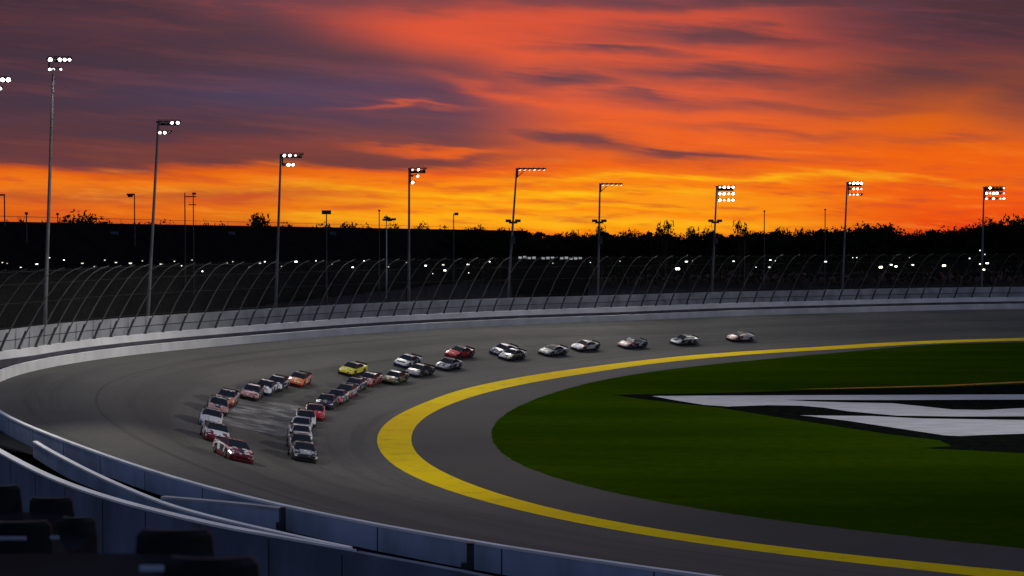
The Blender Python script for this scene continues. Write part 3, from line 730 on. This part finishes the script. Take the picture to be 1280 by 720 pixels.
for bx, tx, ty, hx0, hx1, hy0, hy1, nr, ncol, yaw, kind, lab in POLES:
    p = column_hit(bx, 380, 6.5); D = p.y
    top = at_d(tx, ty, D); base = Vector((p.x, p.y, HB-.3)); sc_ = D/F_PX
    root = empty('floodlight_pole', base); tag(root, lab, 'floodlight pole', 'floodlight poles round the turn')
    T = top-base
    b = MB(); b.tube([(0, 0, 0), T*.33, T*.66, T], [.26, .23, .19, .15], 10); b.build('pole', M_POLE, root)
    b = MB(); b.box((0, 0, .15), (1.0, 1.0, .3)); b.build('base_plate', M_DARKSTEEL, root)
    w, h = (hx1-hx0)*sc_, (hy1-hy0)*sc_
    c = at_d((hx0+hx1)/2, (hy0+hy1)/2, D) - base
    n_arm = max(nr, 1)
    arm = MB()
    zt = c.z+h/2-.12
    if kind == 'edge':
        arm.box((c.x-.1, c.y, zt), (w, .35, .22)); arm.box((T.x+.1, T.y, zt-.7), (.3, .3, 1.5))
        e = Vector((T.x+1.5, T.y, zt-.2)); arm.tube([(T.x, T.y, zt-1.6), e], .07, 4)
    else:
        for r in range(nr):
            zz = zt - r*(h-.3)/max(nr-1, 1)
            ww = w*(1 if kind == 'full' else (1, .62, .35)[r])
            x0 = hx0*0 + (c.x - w/2)
            arm.box((x0+ww/2, c.y+.15, zz+.16), (ww, .14, .14))
        arm.box((c.x-w/2+.12, c.y+.15, c.z), (.2, .2, h))
        if T.x < c.x - w/2 - .02 or True: arm.box(((T.x+c.x-w/2)/2, c.y+.15, zt+.1), (abs(c.x-w/2-T.x)+.4, .22, .22))
    if kind != 'edge':      # louvred glare shields above and behind the lamps
        arm.box((c.x-w*.05, c.y+.32, c.z+h*.3), (w*.9, .06, h*.22))
        for s in range(ncol): arm.box((c.x-w/2+w*(s+.5)/ncol, c.y-.12, zt+.34), (w/ncol*.8, .55, .05))
    arm.build('crossarm', M_DARKSTEEL, root)
    for r in range(nr):
        ww = w*(1 if kind in ('full', 'edge') else (1, .62, .35)[r])
        nc = ncol if kind in ('full', 'edge') else max(1, round(ncol*(1, .7, .45)[r]))
        for k in range(nc):
            zz = zt - r*(h-.3)/max(nr-1, 1) - (.22 if kind == 'edge' else .05)
            xx = c.x - w/2 + ww*(k+.5)/nc
            rad_ = min(.26, ww/nc*.42)*random.uniform(.75, 1.1)*(1.15 if kind == 'full' else 1)
            ya = math.radians(yaw + random.uniform(-12, 12)); el = math.radians(-28 if kind != 'edge' else -72)
            dirv = Vector((math.sin(ya)*math.cos(el), -math.cos(ya)*math.cos(el), math.sin(el)))
            P0 = Vector((xx, c.y-.05, zz))
            b = MB(); b.tube([P0-dirv*.42, P0-dirv*.30, P0-dirv*.02, P0+dirv*.02], [rad_*.35, rad_*.6, rad_, rad_], 10)
            fx = b.build('floodlight', M_DARKSTEEL, root)
            b = MB(); b.tube([P0+dirv*.021, P0+dirv*.05], [rad_*.9, rad_*.8], 10)
            b.build('lens', M_LAMP_DIM if kind == 'edge' else random.choice((M_LAMP, M_LAMP, M_LAMP, M_LAMP_MID, M_OFF) if kind != 'full' else (M_LAMP, M_LAMP, M_LAMP, M_LAMP_MID, M_OFF)), fx)
    if kind == 'edge' or bx in (890,):
        sp = MB()
        z0 = at_d(tx, 276, D).z - base.z; f = z0/T.z
        for s in (-1, 1):
            sp.box((T.x*f+s*.85, T.y*f, z0), (1.0, .6, .5)); sp.box((T.x*f+s*.45, T.y*f, z0-.3), (.6, .4, .4))
        sp.build('loudspeaker', M_DARKSTEEL, root)
        b = MB(); z1 = at_d(tx, 300, D).z-base.z; f1 = z1/T.z
        b.box((T.x*f1+.35, T.y*f1-.2, z1), (.6, .5, 1.4)); b.build('control_box', M_DARKSTEEL, root)
    LIGHT_SPOTS.append((base+c+Vector((0, -.6, -.6)), p))

# ------------------------------------------------------------------ campground lamps and fence glints, far building, grandstand, trees
ZG = 1.0
gaps = {}
def which_gap(px):
    xs = [q[0] for q in POLES[1:]]
    k = sum(1 for x in xs if px > x)
    if k == 0: return 'left of the first light pole'
    if k == len(xs): return 'right of the ninth light pole'
    return 'between %s and %s light poles' % (ORD[k-1], ORD[k])
def ordinal(key, px_list, px):
    return ORD[sorted(px_list).index(px)]
M_CAMP1 = emit('campground_lens_dim', (.9, 1, .95), 2.5); M_CAMP2 = emit('campground_lens_faint', (1, .95, .8), 1.1)
CAMP_AND_GLINTS = [(441, 334, 1), (485, 333.5, 1), (532, 332, 1), (585, 330.5, 1), (691, 329, 0), (775, 326.5, 0), (917, 326.5, 1), (586, 341, 0), (26, 334, 0), (62, 322, 0), (118, 333, 0), (178, 326, 0), (240, 325, 0), (312, 334, 0), (352, 333, 0), (415, 330, 0), (455, 326, 0), (508, 328, 0), (612, 327, 0), (3, 328, 0), (9, 329, 0), (46, 330, 1), (80, 325, 0), (103, 329, 1), (131, 325, 0), (145, 328, 1), (163, 329, 1), (201, 330, 1), (218, 326.5, 0), (227, 332, 0), (253, 339, 0), (284, 328.5, 0), (291, 327, 0),  # the leading entries are glints on the fence bends, built as added lamps
        (325, 329, 1), (331, 327, 0), (370, 327, 1), (395, 326, 0), (554, 331, 1), (556, 338, 1), (541, 342, 0), (663, 331, 0), (738, 328, 0), (858, 327, 1), (866, 326, 0), (847, 336, 2), (945, 334, 0), (963, 325, 1), (969, 326, 0), (962, 334, 1),
        (1032, 327, 1), (1066, 322, 0), (1071, 322, 0), (1101, 334, 2), (1114, 331, 1), (1120, 333, 1), (1137, 322, 0), (1141, 331, 1), (1180, 332, 2), (1212, 323, 0), (1225, 313, 0), (1231, 318, 0), (1225, 330, 0), (1234, 329, 1), (1229, 337, 2), (1114, 366, 1)]
bygap = {}
for c in CAMP_AND_GLINTS: bygap.setdefault(which_gap(c[0]), []).append(c[0]+c[1]*.001)
for px, py, k in CAMP_AND_GLINTS:
    D = random.uniform(505, 540) if px > 900 else random.uniform(420, 470) if px > 520 else random.uniform(330, 400)
    if px < 300: D = random.uniform(270, 330)
    t_ = at_d(px, py, D); gp = which_gap(px); od = ORD[sorted(bygap[gp]).index(px+py*.001)]
    root = empty('camp_lamp_or_glint', (t_.x, t_.y, ZG)); h = t_.z-ZG
    tag(root, 'small lit lamp or fence glint, %s from left %s' % (od, gp), 'lamp post', 'lamp posts in the dark lot behind the fence, and fence glints')
    b = MB(); b.tube([(0, 0, 0), (0, 0, h+.3)], [.06, .04], 6); b.build('pole', M_BUILD, root)
    hd = MB(); r = (.20, .26, .42)[k]*D/360*random.uniform(.75, 1.15); 
    hd.box((0, -.1, .0+h+r*.75), (r*2.0, .8, .16)); hd.box((0, .22, h), (r*1.7, .16, r*1.4)); head = hd.build('lamp_head', M_DARKSTEEL, root)
    ln = MB()
    cols = (0,) if k == 0 else (-.55, .55)
    for s in cols: ln.tube([(s*r, .1, h), (s*r, -.12, h), (s*r, -.3, h-.05)], [r*.62, r*.62, r*.3], 8)
    ln.build('lens', M_CAMPY if k == 2 else random.choice((M_CAMP, M_CAMP1, M_CAMP2)), head)

# lit low building behind the fence
bd = at_d(688, 322, 460); root = empty('suite_building', (bd.x, bd.y, ZG)); tag(root, 'dark flat roofed building with a row of small lit upper windows', 'building')
hb_ = bd.z-ZG
b = MB(); b.box((0, 4, (hb_+2)/2), (22, 8, hb_+2)); b.build('wall', M_BUILD, root)
b = MB(); b.box((0, 3.6, hb_+2.2), (23, 9.5, .4)); b.build('roof', M_BUILD, root)
random.seed(5)
for k in range(14):
    if k in (4, 8): continue
    x = -8.7+k*1.33; 
    b = MB(); b.box((x, -.02, .15*math.sin(k*2.1)), (.95, .06, .5+.2*random.random())); w = b.build('window', M_WIN, root); w.location.z = hb_ - .02*k
    b = MB(); b.box((x, -.05, -.42), (1.1, .12, .07)); s_ = b.build('sill', M_BUILD, w)

# receding dark grandstand on the left
gs = empty('far_grandstand', (-55, 330, ZG)); tag(gs, 'long dark grandstand with a flat top filling the left horizon', 'grandstand')
GA, GBk, GT = Vector((-120, 262, 0)), Vector((8, 900, 0)), 23.0
dv = (GBk-GA); L = dv.length; dv.normalize(); nv = Vector((dv.y, -dv.x, 0))   # towards the track
def gsp(l, d, z): 
    q = GA+dv*l+nv*d; return Vector((q.x, q.y, z)) - gs.location
def gtop(l): return (20 + 17.6*(GA.y+dv.y*l)/2000*1.0) if False else GT
rows = []
for l in [L*k/60 for k in range(61)]:
    sec = [gsp(l, 0, 0), gsp(l, 0, GT)]
    for st in range(10):
        sec.append(gsp(l, 1.0+st*2.0, GT-.9-st*1.7)); sec.append(gsp(l, 1.0+st*2.0+1.2, GT-.9-st*1.7 if st else GT-.9))
    sec.append(gsp(l, 22, 2))
    rows.append(sec)
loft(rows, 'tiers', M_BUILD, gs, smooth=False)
b = MB()
for k in range(28):
    l = L*(k+.5)/28; b.tube([gsp(l, .3, GT), gsp(l, .3, GT+1.1)], .05, 4)
b.tube([gsp(0, .3, GT+1.1), gsp(L, .3, GT+1.1)], .05, 4)
b.build('railing', M_DARKSTEEL, gs)
for px, w in ((140, 26), (286, 23), (415, 21)):
    # panel fixed on the stand front
    best = min((abs(640+F_PX*(GA+dv*l+nv*3).x/(GA+dv*l+nv*3).y-px), l) for l in [L*k/400 for k in range(401)])[1]
    q = GA+dv*best+nv*3.0; sc_ = q.y/F_PX
    b = MB(); b.box(Vector((q.x, q.y, 20+(1.0)*sc_)) - gs.location, (w*sc_*.6, .4, 9*sc_), rz=math.atan2(dv.y, dv.x)*.0+.2); b.build('sign_panel', M_BLUEPANEL, gs)

# thin lamp posts and masts against the sky
MAST = [(5.5, 243, 'arm', 'thin lamp post against the sky at the left edge'), (168, 242, 'flood', 'short lamp post with one dark lamp above the stand, left of the second floodlight pole'), (231, 241, 'twin', 'double utility pole above the dark stand'),
        (408, 263, 'board', 'small dark board on a mast above the stand'), (474, 262, 'mast', 'bare thin mast left of the fourth floodlight pole'), (483, 269, 'cluster', 'grey pole with a dark loudspeaker cluster'), (567, 267, 'flag', 'thin mast with a small flag right of the fourth floodlight pole'),
        (931, 300, 'mast', 'short thin post right of the seventh floodlight pole'), (955.5, 263, 'mast', 'thin mast above the trees between the seventh and eighth floodlight poles'), (1031.5, 261, 'mast', 'thin mast just left of the eighth floodlight pole'), (33, 265, 'mast', 'short mast near the left edge above the stand'), (72, 266, 'mast', 'short mast just right of the first floodlight pole')]
for px, py, kind, lab in MAST:
    D = 545 if px > 700 else 470 if px > 420 else 380
    if px < 60: D = 330
    t_ = at_d(px, py, D); root = empty('lamp_post' if kind in ('arm', 'flood') else 'mast', (t_.x, t_.y, ZG)); h = t_.z-ZG
    tag(root, lab, 'lamp post' if kind in ('arm', 'flood') else 'mast')
    b = MB(); b.tube([(0, 0, 0), (0, 0, h)], [.22, .14], 6); b.build('pole', M_STEEL if kind == 'cluster' else M_DARKSTEEL, root)
    b = MB()
    if kind == 'arm': b.box((-.9, 0, h-.1), (2.0, .3, .35)); nm = 'lamp_head'
    elif kind == 'flood':
        b.box((-.9, 0, h-.2), (1.8, .5, .4)); b.box((-1.0, 0, h-.6), (1.1, .6, .5)); nm = 'lamp_head'
    elif kind == 'twin':
        b.tube([(2.0, 0, 0), (2.0, 0, h-.5)], [.2, .12], 6); b.box((1.3, 0, h-.9), (2.8, .2, .25)); b.box((1.8, 0, h-2.8), (1.8, .2, .2)); b.box((2.2, 0, h-.2), (.9, .3, .5)); nm = 'crossarm'
    elif kind == 'board': b.box((0, 0, h-.45), (2.2, .25, .95)); nm = 'board'
    elif kind == 'cluster':
        for s in range(7): b.box((random.uniform(-1.0, 2.2), random.uniform(-.3, .3), h-.9+random.uniform(-.6, .5)), (1.3, .8, .6)); 
        nm = 'loudspeaker'
    elif kind == 'flag': b.box((.8, 0, h-.1), (1.2, .05, .8)); nm = 'flag'
    else: b.box((0, 0, h-.3), (.6, .3, .5)); nm = 'mast_head'
    b.build(nm, M_DARKSTEEL, root)

# trees
def crown_mesh(seed, n, sparse, wide):
    rnd = random.Random(seed); b = MB(); bl = []
    for k in range(9 if not sparse else 7):
        a = rnd.uniform(0, 6.28); r = rnd.uniform(.0, .36)*wide; z = rnd.uniform(.42, .92)
        bl.append((Vector((r*math.cos(a), r*math.sin(a), z)), rnd.uniform(.08, .15) if sparse else rnd.uniform(.12, .21)))
    bl.append((Vector((0, 0, .78)), .16))
    for k in range(n):
        c, r = rnd.choice(bl)
        d = Vector((rnd.gauss(0, 1), rnd.gauss(0, 1), rnd.gauss(0, .8))).normalized()*(r*rnd.random()**.4*1.1)
        p = c+d; s = rnd.uniform(.012, .026)
        u = Vector((rnd.gauss(0, 1), rnd.gauss(0, 1), rnd.gauss(0, 1))).normalized(); v = u.orthogonal().normalized()
        b.add([p-u*s*1.4-v*s*.5, p+u*s*.2-v*s*.8, p+u*s*1.5, p+u*s*.1+v*s*.8], [(0, 1, 2, 3)], 0 if rnd.random() < .7 else 1)
    for c, r in bl:   # limbs
        b.tube([(0, 0, .28), (c.x*.5, c.y*.5, .28+(c.z-.28)*.55), tuple(c)], [.014, .009, .004], 4, 2)
    return b
PROT = []
for k in range(6):
    root = empty('tree', (0, 0, -50)); 
    sparse = k >= 4
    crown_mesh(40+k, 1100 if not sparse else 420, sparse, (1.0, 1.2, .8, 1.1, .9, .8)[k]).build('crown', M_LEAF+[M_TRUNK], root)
    b = MB(); b.tube([(0, 0, 0), (.004, 0, .3), (-.006, .004, .6), (0, 0, .8)], [.022, .017, .011, .005], 7); b.build('trunk', M_TRUNK, root)
    PROT.append(root)
used = set()
def tree(px, ytop, D, k, lab, grp='trees along the dark skyline', width=1.0):
    if k in used: o = copy_tree(PROT[k])
    else: o = PROT[k]; used.add(k)
    t_ = at_d(px, ytop, D); h = t_.z-ZG
    o.location = (t_.x, t_.y, ZG); o.rotation_euler = (0, 0, random.uniform(0, 6.28)); o.scale = (h*width, h*width, h)
    tag(o, lab, 'tree', grp)
random.seed(21)
def yline(x):
    P = [(600, 289), (640, 290), (700, 292.5), (760, 291), (830, 292), (900, 291), (940, 290), (1000, 290), (1040, 287), (1080, 284), (1110, 284), (1140, 291), (1180, 288), (1210, 283), (1240, 280), (1290, 274), (1330, 272)]
    for (a, ya), (b_, yb) in zip(P[:-1], P[1:]):
        if a <= x <= b_: return ya+(yb-ya)*(x-a)/(b_-a)
    return P[0][1] if x < 600 else P[-1][1]
TREES = []
x = 604
while x < 1312:
    TREES.append((x, yline(x)+random.uniform(-3, 3.0), random.uniform(560, 680), random.choice((0, 1, 2, 3, 0, 1, 4)), .95)); x += random.uniform(7, 13)
TREES += [(832, 275, 580, 4, .6), (822, 281, 590, 5, .6), (862, 283, 590, 4, .6), (889, 276, 610, 5, .6), (925, 275, 580, 4, .5), (935, 283, 590, 5, .6), (972, 284, 600, 4, .6), (998, 283.5, 590, 5, .7), (1003, 286, 590, 4, .6), (1090, 279, 560, 1, 1.0), (1098, 278.5, 570, 3, 1.0),
          (1075, 281, 580, 0, 1.0), (1052, 283, 580, 2, .8), (1155, 286, 580, 2, .6), (1243, 271, 560, 2, .8), (1275, 266, 560, 3, .9), (748, 281, 610, 4, .5), (737, 282, 610, 5, .4), (655, 284, 630, 2, .5), (715, 287, 630, 4, .6)]
random.seed(77)
xx_ = -6
while xx_ < 625:
    TREES.append((xx_, 274 + .020*xx_ + random.uniform(-5, 3), random.uniform(640, 720) if xx_ > 330 else random.uniform(540, 620), random.choice((0, 1, 2, 3, 4, 5)), random.uniform(.5, 1.1))); xx_ += random.uniform(9, 34)
TREES += [(110, 263, 560, 1, .8), (120, 266, 560, 5, .8), (255, 268, 620, 5, .5), (318, 266, 600, 4, .7), (327, 271, 610, 1, .7), (345, 275, 610, 3, .8), (395, 276, 640, 5, .6), (430, 277, 640, 4, .6), (520, 282, 680, 1, .8), (536, 281, 700, 3, .8), (598, 281, 700, 2, .6), (625, 284, 700, 4, .7), (585, 286, 700, 0, .8)]
tg = {}
for t_ in TREES: tg.setdefault(which_gap(t_[0]), []).append(t_[0])
for px, yt, D, k, wd in TREES:
    gp = which_gap(px); kind = 'thin open' if k >= 4 else 'dense dark'
    tree(px, yt, D, k, '%s skyline tree, %s from left %s' % (kind, ORD[min(sorted(tg[gp]).index(px), 29)], gp), width=wd)
for k in range(6):
    if k not in used:
        for ch in list(PROT[k].children): bpy.data.objects.remove(ch)
        bpy.data.objects.remove(PROT[k])
# unbroken dark wood in front of and between those trees
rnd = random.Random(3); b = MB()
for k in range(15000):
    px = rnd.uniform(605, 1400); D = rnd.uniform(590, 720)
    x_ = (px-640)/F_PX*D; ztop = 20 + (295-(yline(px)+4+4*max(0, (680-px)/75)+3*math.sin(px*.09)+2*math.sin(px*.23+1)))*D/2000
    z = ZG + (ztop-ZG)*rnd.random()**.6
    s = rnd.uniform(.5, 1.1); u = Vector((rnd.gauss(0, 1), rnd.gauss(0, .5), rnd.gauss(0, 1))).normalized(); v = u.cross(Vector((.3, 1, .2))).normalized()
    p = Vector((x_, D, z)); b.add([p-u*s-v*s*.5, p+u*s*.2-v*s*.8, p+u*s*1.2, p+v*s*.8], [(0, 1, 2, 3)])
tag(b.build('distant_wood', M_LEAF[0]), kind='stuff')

# ------------------------------------------------------------------ dark grandstand corner at bottom left
st = empty('grandstand_steps', (-4, 10, 14)); tag(st, 'dark stepped seating deck at the bottom left corner', 'grandstand')
ROWS = [(7.2, 18.05, -1.15), (8.6, 17.75, -1.36), (10.4, 17.35, -1.75), (13.2, 16.95, -2.6), (16.0, 16.6, -4.1), (18.6, 16.2, -4.9)]
def seat(px0, px1, py, D, lab):
    w = (px1-px0)/F_PX*D; c = at_d((px0+px1)/2, py, D); root = empty('stadium_seat', (c.x, c.y, c.z-.86)); tag(root, lab, 'seat', 'dark seats at the bottom left')
    b = MB()
    # curved back shell
    n = 8
    rows = []
    for j, (z, in_) in enumerate(((.38, .0), (.50, .0), (.70, .0), (.82, .01), (.86, .045))):
        r = []
        for side in (0, 1):
            for k in range(n+1) if side == 0 else range(n, -1, -1):
                f = k/n*2-1; r.append((f*(w/2-in_), -.05+.06*f*f + (.035 if side else 0) - .10*(z-.38), z))
        rows.append(r)
    m = len(rows[0]); vs = [p for r in rows for p in r]
    fs = [(i*m+k, i*m+(k+1) % m, (i+1)*m+(k+1) % m, (i+1)*m+k) for i in range(4) for k in range(m)] + [tuple(range(m-1, -1, -1)), tuple(4*m+k for k in range(m))]
    b.add(vs, fs); b.build('backrest', M_SEAT, root)
    b = MB(); b.box((0, .22, .42), (w*.94, .42, .05)); b.build('seat_pan', M_SEAT, root)
    for s in (-1, 1):
        b = MB(); b.box((s*w*.42, .05, .2), (.05, .3, .4)); b.build('leg', M_DARKSTEEL, root)
    return root
SEATS = [(-38, 27, 606, 16.2, 'dark seat back touching the left edge, highest of the group'), (37, 92, 621, 16.2, 'dark seat back second from the left in the upper row'), (73, 121, 645, 13.4, 'dark seat back lower right of the upper row pair'),
         (170, 268, 660, 9.6, 'widest dark seat back standing alone beyond the step edge'), (204, 326, 694, 7.9, 'nearest dark seat back at the bottom, right of the pale plate'), (-30, 66, 650, 12.4, 'dark seat back low at the left edge, below the highest one')]
for s in SEATS: seat(*s)
b = MB()
for D, z, xr in ROWS:
    pass
DK = [(-60, 326, 722, 7.6), (-60, 268, 692, 9.4), (-60, 121, 668, 13.3), (-60, 93, 640, 16.1)]
prev = None
for (a0, a1, py, D) in DK:
    p = at_d(a1, py, D); x0 = -9.0
    b.box(((x0+p.x)/2, D-1.3, p.z-2.0), (p.x-x0, 2.6, 4.0))
o = b.build('deck', M_STEP); under(o, st)
for a0, a1, py, D in ((-20, 32, 673, 10.2), (63, 73, 672, 10.2), (175, 204, 710.5, 7.5)):
    p0, p1 = at_d(a0, py, D), at_d(a1, py, D)
    b = MB(); b.box((p0+p1)/2, (p1.x-p0.x, .02, .018 if a0 != 175 else .024)); o = b.build('step_edge_plate', M_BLUEWALL); under(o, st)

# ------------------------------------------------------------------ sunset sky (function of direction only)
w = bpy.data.worlds.new('World'); sc.world = w; w.use_nodes = True
t = NT(w.node_tree); bg = w.node_tree.nodes['Background']
geo = t.n('ShaderNodeTexCoord'); sp = t.n('ShaderNodeSeparateXYZ'); t.link(geo.outputs['Generated'], sp.inputs[0])
dx, dy, dz = sp.outputs
den = t.m('MAXIMUM', dy, .15)
X = t.m('MULTIPLY_ADD', t.m('DIVIDE', dx, den), 2000, 640)      # bearing along the horizon
Y = t.m('MULTIPLY_ADD', t.m('DIVIDE', dz, den), -2000, 295)     # height above the horizon, counted downwards
n_w = t.noise(t.comb(t.m('MULTIPLY', X, .0045), t.m('MULTIPLY', t.m('MULTIPLY_ADD', X, -.06, Y), .018)), 1, 4, .55)
n_s = t.noise(t.comb(t.m('MULTIPLY', X, .0042), t.m('MULTIPLY', t.m('MULTIPLY_ADD', X, -.10, Y), .060), 3.3), 1, 5, .6)
n_f = t.noise(t.comb(t.m('MULTIPLY', X, .012), t.m('MULTIPLY', t.m('MULTIPLY_ADD', X, -.04, Y), .105), 7.7), 1, 5, .6)
Yw = t.m('ADD', Y, t.m('MULTIPLY_ADD', n_w, 44, -22))
Ys = t.m('ADD', Yw, t.m('MULTIPLY_ADD', n_s, 26, -13))
Yd = t.m('ADD', Y, t.m('ADD', t.m('MULTIPLY_ADD', n_w, 26, -13), t.m('MULTIPLY_ADD', n_s, 22, -11)))
def S(x, lo, hi): return t.sstep(x, lo, hi)
def MUL(*a):
    r = a[0]
    for b_ in a[1:]: r = t.m('MULTIPLY', r, b_)
    return r
def INV(a): return t.m('SUBTRACT', 1, a)
def blob(cx, cy, sx, sy, slope=0.0, amp=1.0, yy=None):
    ax = t.m('DIVIDE', t.m('SUBTRACT', X, cx), sx)
    ay = t.m('DIVIDE', t.m('SUBTRACT', t.m('SUBTRACT', yy or Ys, cy), t.m('MULTIPLY', t.m('SUBTRACT', X, cx), slope)), sy)
    e = t.m('POWER', 2.718, t.m('MULTIPLY', t.m('ADD', t.m('MULTIPLY', ax, ax), t.m('MULTIPLY', ay, ay)), -1))
    return t.m('MULTIPLY', e, amp)
def MAX(*a):
    r = a[0]
    for b_ in a[1:]: r = t.m('MAXIMUM', r, b_)
    return r
def ADD(*a):
    r = a[0]
    for b_ in a[1:]: r = t.m('ADD', r, b_)
    return r
L_ = lin
def yr(stops): return t.ramp(t.m('DIVIDE', Ys, 300, clamp=True), [(y/300, L_(c)) for y, c in stops])
mid = yr([(0, (150, 74, 72)), (30, (224, 86, 56)), (120, (234, 96, 54)), (185, (238, 100, 32)), (208, (242, 102, 24)), (228, (250, 136, 20)), (240, (246, 108, 18)), (252, (252, 150, 22)), (266, (250, 124, 18)), (282, (254, 160, 24)), (296, (244, 110, 12))])
lef = yr([(0, (110, 66, 76)), (150, (120, 68, 72)), (200, (180, 72, 40)), (216, (226, 100, 20)), (228, (240, 118, 22)), (244, (196, 92, 40)), (262, (232, 108, 22)), (278, (210, 88, 26)), (296, (150, 62, 30))])
rig = yr([(0, (92, 62, 80)), (50, (120, 62, 70)), (110, (168, 80, 44)), (150, (222, 98, 20)), (195, (240, 100, 16)), (225, (238, 96, 20)), (250, (240, 88, 18)), (275, (232, 74, 18)), (296, (220, 62, 20))])
col = t.mix(S(X, 300, 560), lef, mid)
col = t.mix(S(X, 880, 1180), col, rig)
# fine bright and dark streaks
col = t.mix(MUL(S(n_f, .52, .74), .40, S(Y, 150, 225)), col, L_((255, 150, 50)))
col = t.mix(MUL(S(n_f, .50, .30), t.m('MULTIPLY_ADD', S(Y, 190, 240), .35, .28)), col, L_((206, 76, 40)))
# yellow core along the horizon
yel = MAX(blob(640, 240, 300, 6, .01), blob(900, 224, 240, 4, .0, .9), blob(560, 272, 230, 11, .0, .8), blob(780, 285, 200, 10, 0, .8), blob(720, 258, 260, 6, .02, .75))
col = t.mix(MUL(yel, t.m('MULTIPLY_ADD', n_f, 2.2, -.42, clamp=True)), col, L_((255, 192, 22)))
# purple cloud deck
edge = t.m('SUBTRACT', Yd, t.m('MULTIPLY', t.m('MAXIMUM', t.m('SUBTRACT', X, 215), 0), .19))
edge = t.m('ADD', edge, t.m('MULTIPLY', t.m('MAXIMUM', t.m('SUBTRACT', 235, X), 0), .35))
deck = MUL(S(edge, -26, 30), S(Yd, 214, 202), S(t.m('ADD', X, t.m('MULTIPLY', Yd, .1)), 800, 560))
rag = MAX(blob(690, 100, 120, 13, .06), blob(690, 172, 140, 12, .16), blob(905, 48, 190, 16, .02), blob(930, 97, 230, 17, .04, .9), blob(1150, 100, 190, 34, -.06, .8), blob(1270, 30, 280, 52, 0, 1.15), blob(1290, 125, 90, 40, 0, .8), blob(770, 66, 130, 8, .06, .75), blob(1010, 132, 170, 10, .03, .7), blob(980, 165, 150, 6, .05, .5),
          blob(900, 2, 420, 13, 0, 1), blob(860, 192, 150, 6, .05, .8), blob(830, 128, 160, 10, .08, .7), blob(1180, 176, 120, 5, 0, .4))
rag = t.m('MULTIPLY', rag, t.m('MULTIPLY_ADD', n_s, 2.1, -.08), clamp=True)
# orange rifts in the deck
rift = MAX(blob(545, 187, 110, 5, .02, .9), blob(500, 134, 75, 3, -.03, .6), blob(660, 122, 100, 9, .22, .8), blob(640, 205, 70, 6, 0, .7), blob(120, 30, 160, 24, .05, .25), blob(300, 180, 200, 14, 0, .22), blob(60, 150, 160, 14, 0, .2))
pm = t.m('MULTIPLY', MAX(deck, rag), INV(rift), clamp=True)
pur = t.mix(S(X, 80, 700), L_((70, 52, 63)), L_((100, 67, 76)))
pur = t.mix(blob(390, 118, 260, 30, .02, .8), pur, L_((76, 66, 94)))
pur = t.mix(S(Ys, 150, 215), pur, L_((112, 62, 58)))
pur = t.mix(S(X, 760, 1150), pur, L_((94, 60, 64)))
pur = t.mix(MUL(S(n_s, .45, .70), .25), pur, L_((140, 76, 76)))
pur = t.mix(MUL(S(n_s, .5, .3), .35), pur, L_((72, 56, 78)))
pur = t.mix(MAX(blob(-60, -10, 300, 90, 0, .6, Y), blob(1330, 0, 330, 110, 0, .65, Y)), pur, L_((54, 40, 52)))
col = t.mix(MUL(pm, .95), col, pur)
# the far corners of the sky are a little deeper
dusk = t.mix(S(dz, .0, .6), (.10, .115, .165), (.085, .11, .20))
col = t.mix(S(Y, -60, -700), col, dusk)
col = t.mix(S(dy, .72, .35), col, dusk)
col = t.mix(S(dz, 0, -.02), col, (.01, .01, .012))
t.link(col, bg.inputs['Color']); bg.inputs['Strength'].default_value = 1.0

# ------------------------------------------------------------------ lamps
SUN_ELEV, SUN_AZ = math.radians(15), math.radians(-6)
sd = Vector((math.cos(SUN_ELEV)*math.cos(SUN_AZ), math.cos(SUN_ELEV)*math.sin(SUN_AZ), math.sin(SUN_ELEV)))
sl = bpy.data.lights.new('sun', 'SUN'); sl.energy = .22; sl.angle = math.radians(1.0); sl.color = (1, .95, .90)
so = bpy.data.objects.new('sun', sl); COL.objects.link(so); so.rotation_euler = sd.to_track_quat('Z', 'Y').to_euler()
for k, (pos, p) in enumerate(LIGHT_SPOTS):
    l = bpy.data.lights.new('floodlight_beam', 'SPOT'); l.energy = (15000, 16000, 19000, 22000, 23000, 22000, 20000, 15000, 10000, 4500)[k]; l.spot_size = math.radians(118); l.spot_blend = .9; l.shadow_soft_size = .8; l.color = (1, .945, .86)
    o = bpy.data.objects.new('floodlight_beam', l); COL.objects.link(o); o.location = pos
    i = min(range(NC), key=lambda j: (C_OUT[j]-Vector((p.x, p.y))).length)
    tgt = off(i, -24, 2.0)
    o.rotation_euler = (pos-tgt).to_track_quat('Z', 'Y').to_euler()

# an added floodlight, unseen past the left frame edge, brightens the near straight
# and one on the infield, right of the frame, throws the long shadows of the cars
for pos, tgt, e, sz, rad_ in (((-47, 134, 32), (0, 104, 3), 36000, 100, .8), ((185, 146, 55), (-30, 168, 2), 900000, 35, .4)):
    l = bpy.data.lights.new('floodlight_beam', 'SPOT'); l.energy = e; l.spot_size = math.radians(sz); l.spot_blend = .9; l.shadow_soft_size = rad_; l.color = (1, .945, .86)
    o = bpy.data.objects.new('floodlight_beam', l); COL.objects.link(o); o.location = pos
    o.rotation_euler = (Vector(pos)-Vector(tgt)).to_track_quat('Z', 'Y').to_euler()
sc.view_settings.view_transform = 'Standard'; sc.view_settings.look = 'None'; sc.view_settings.exposure = 0; sc.view_settings.gamma = 1
sc.render.engine = 'CYCLES'
sc.cycles.max_bounces = 4; sc.cycles.transparent_max_bounces = 24; sc.cycles.use_denoising = True
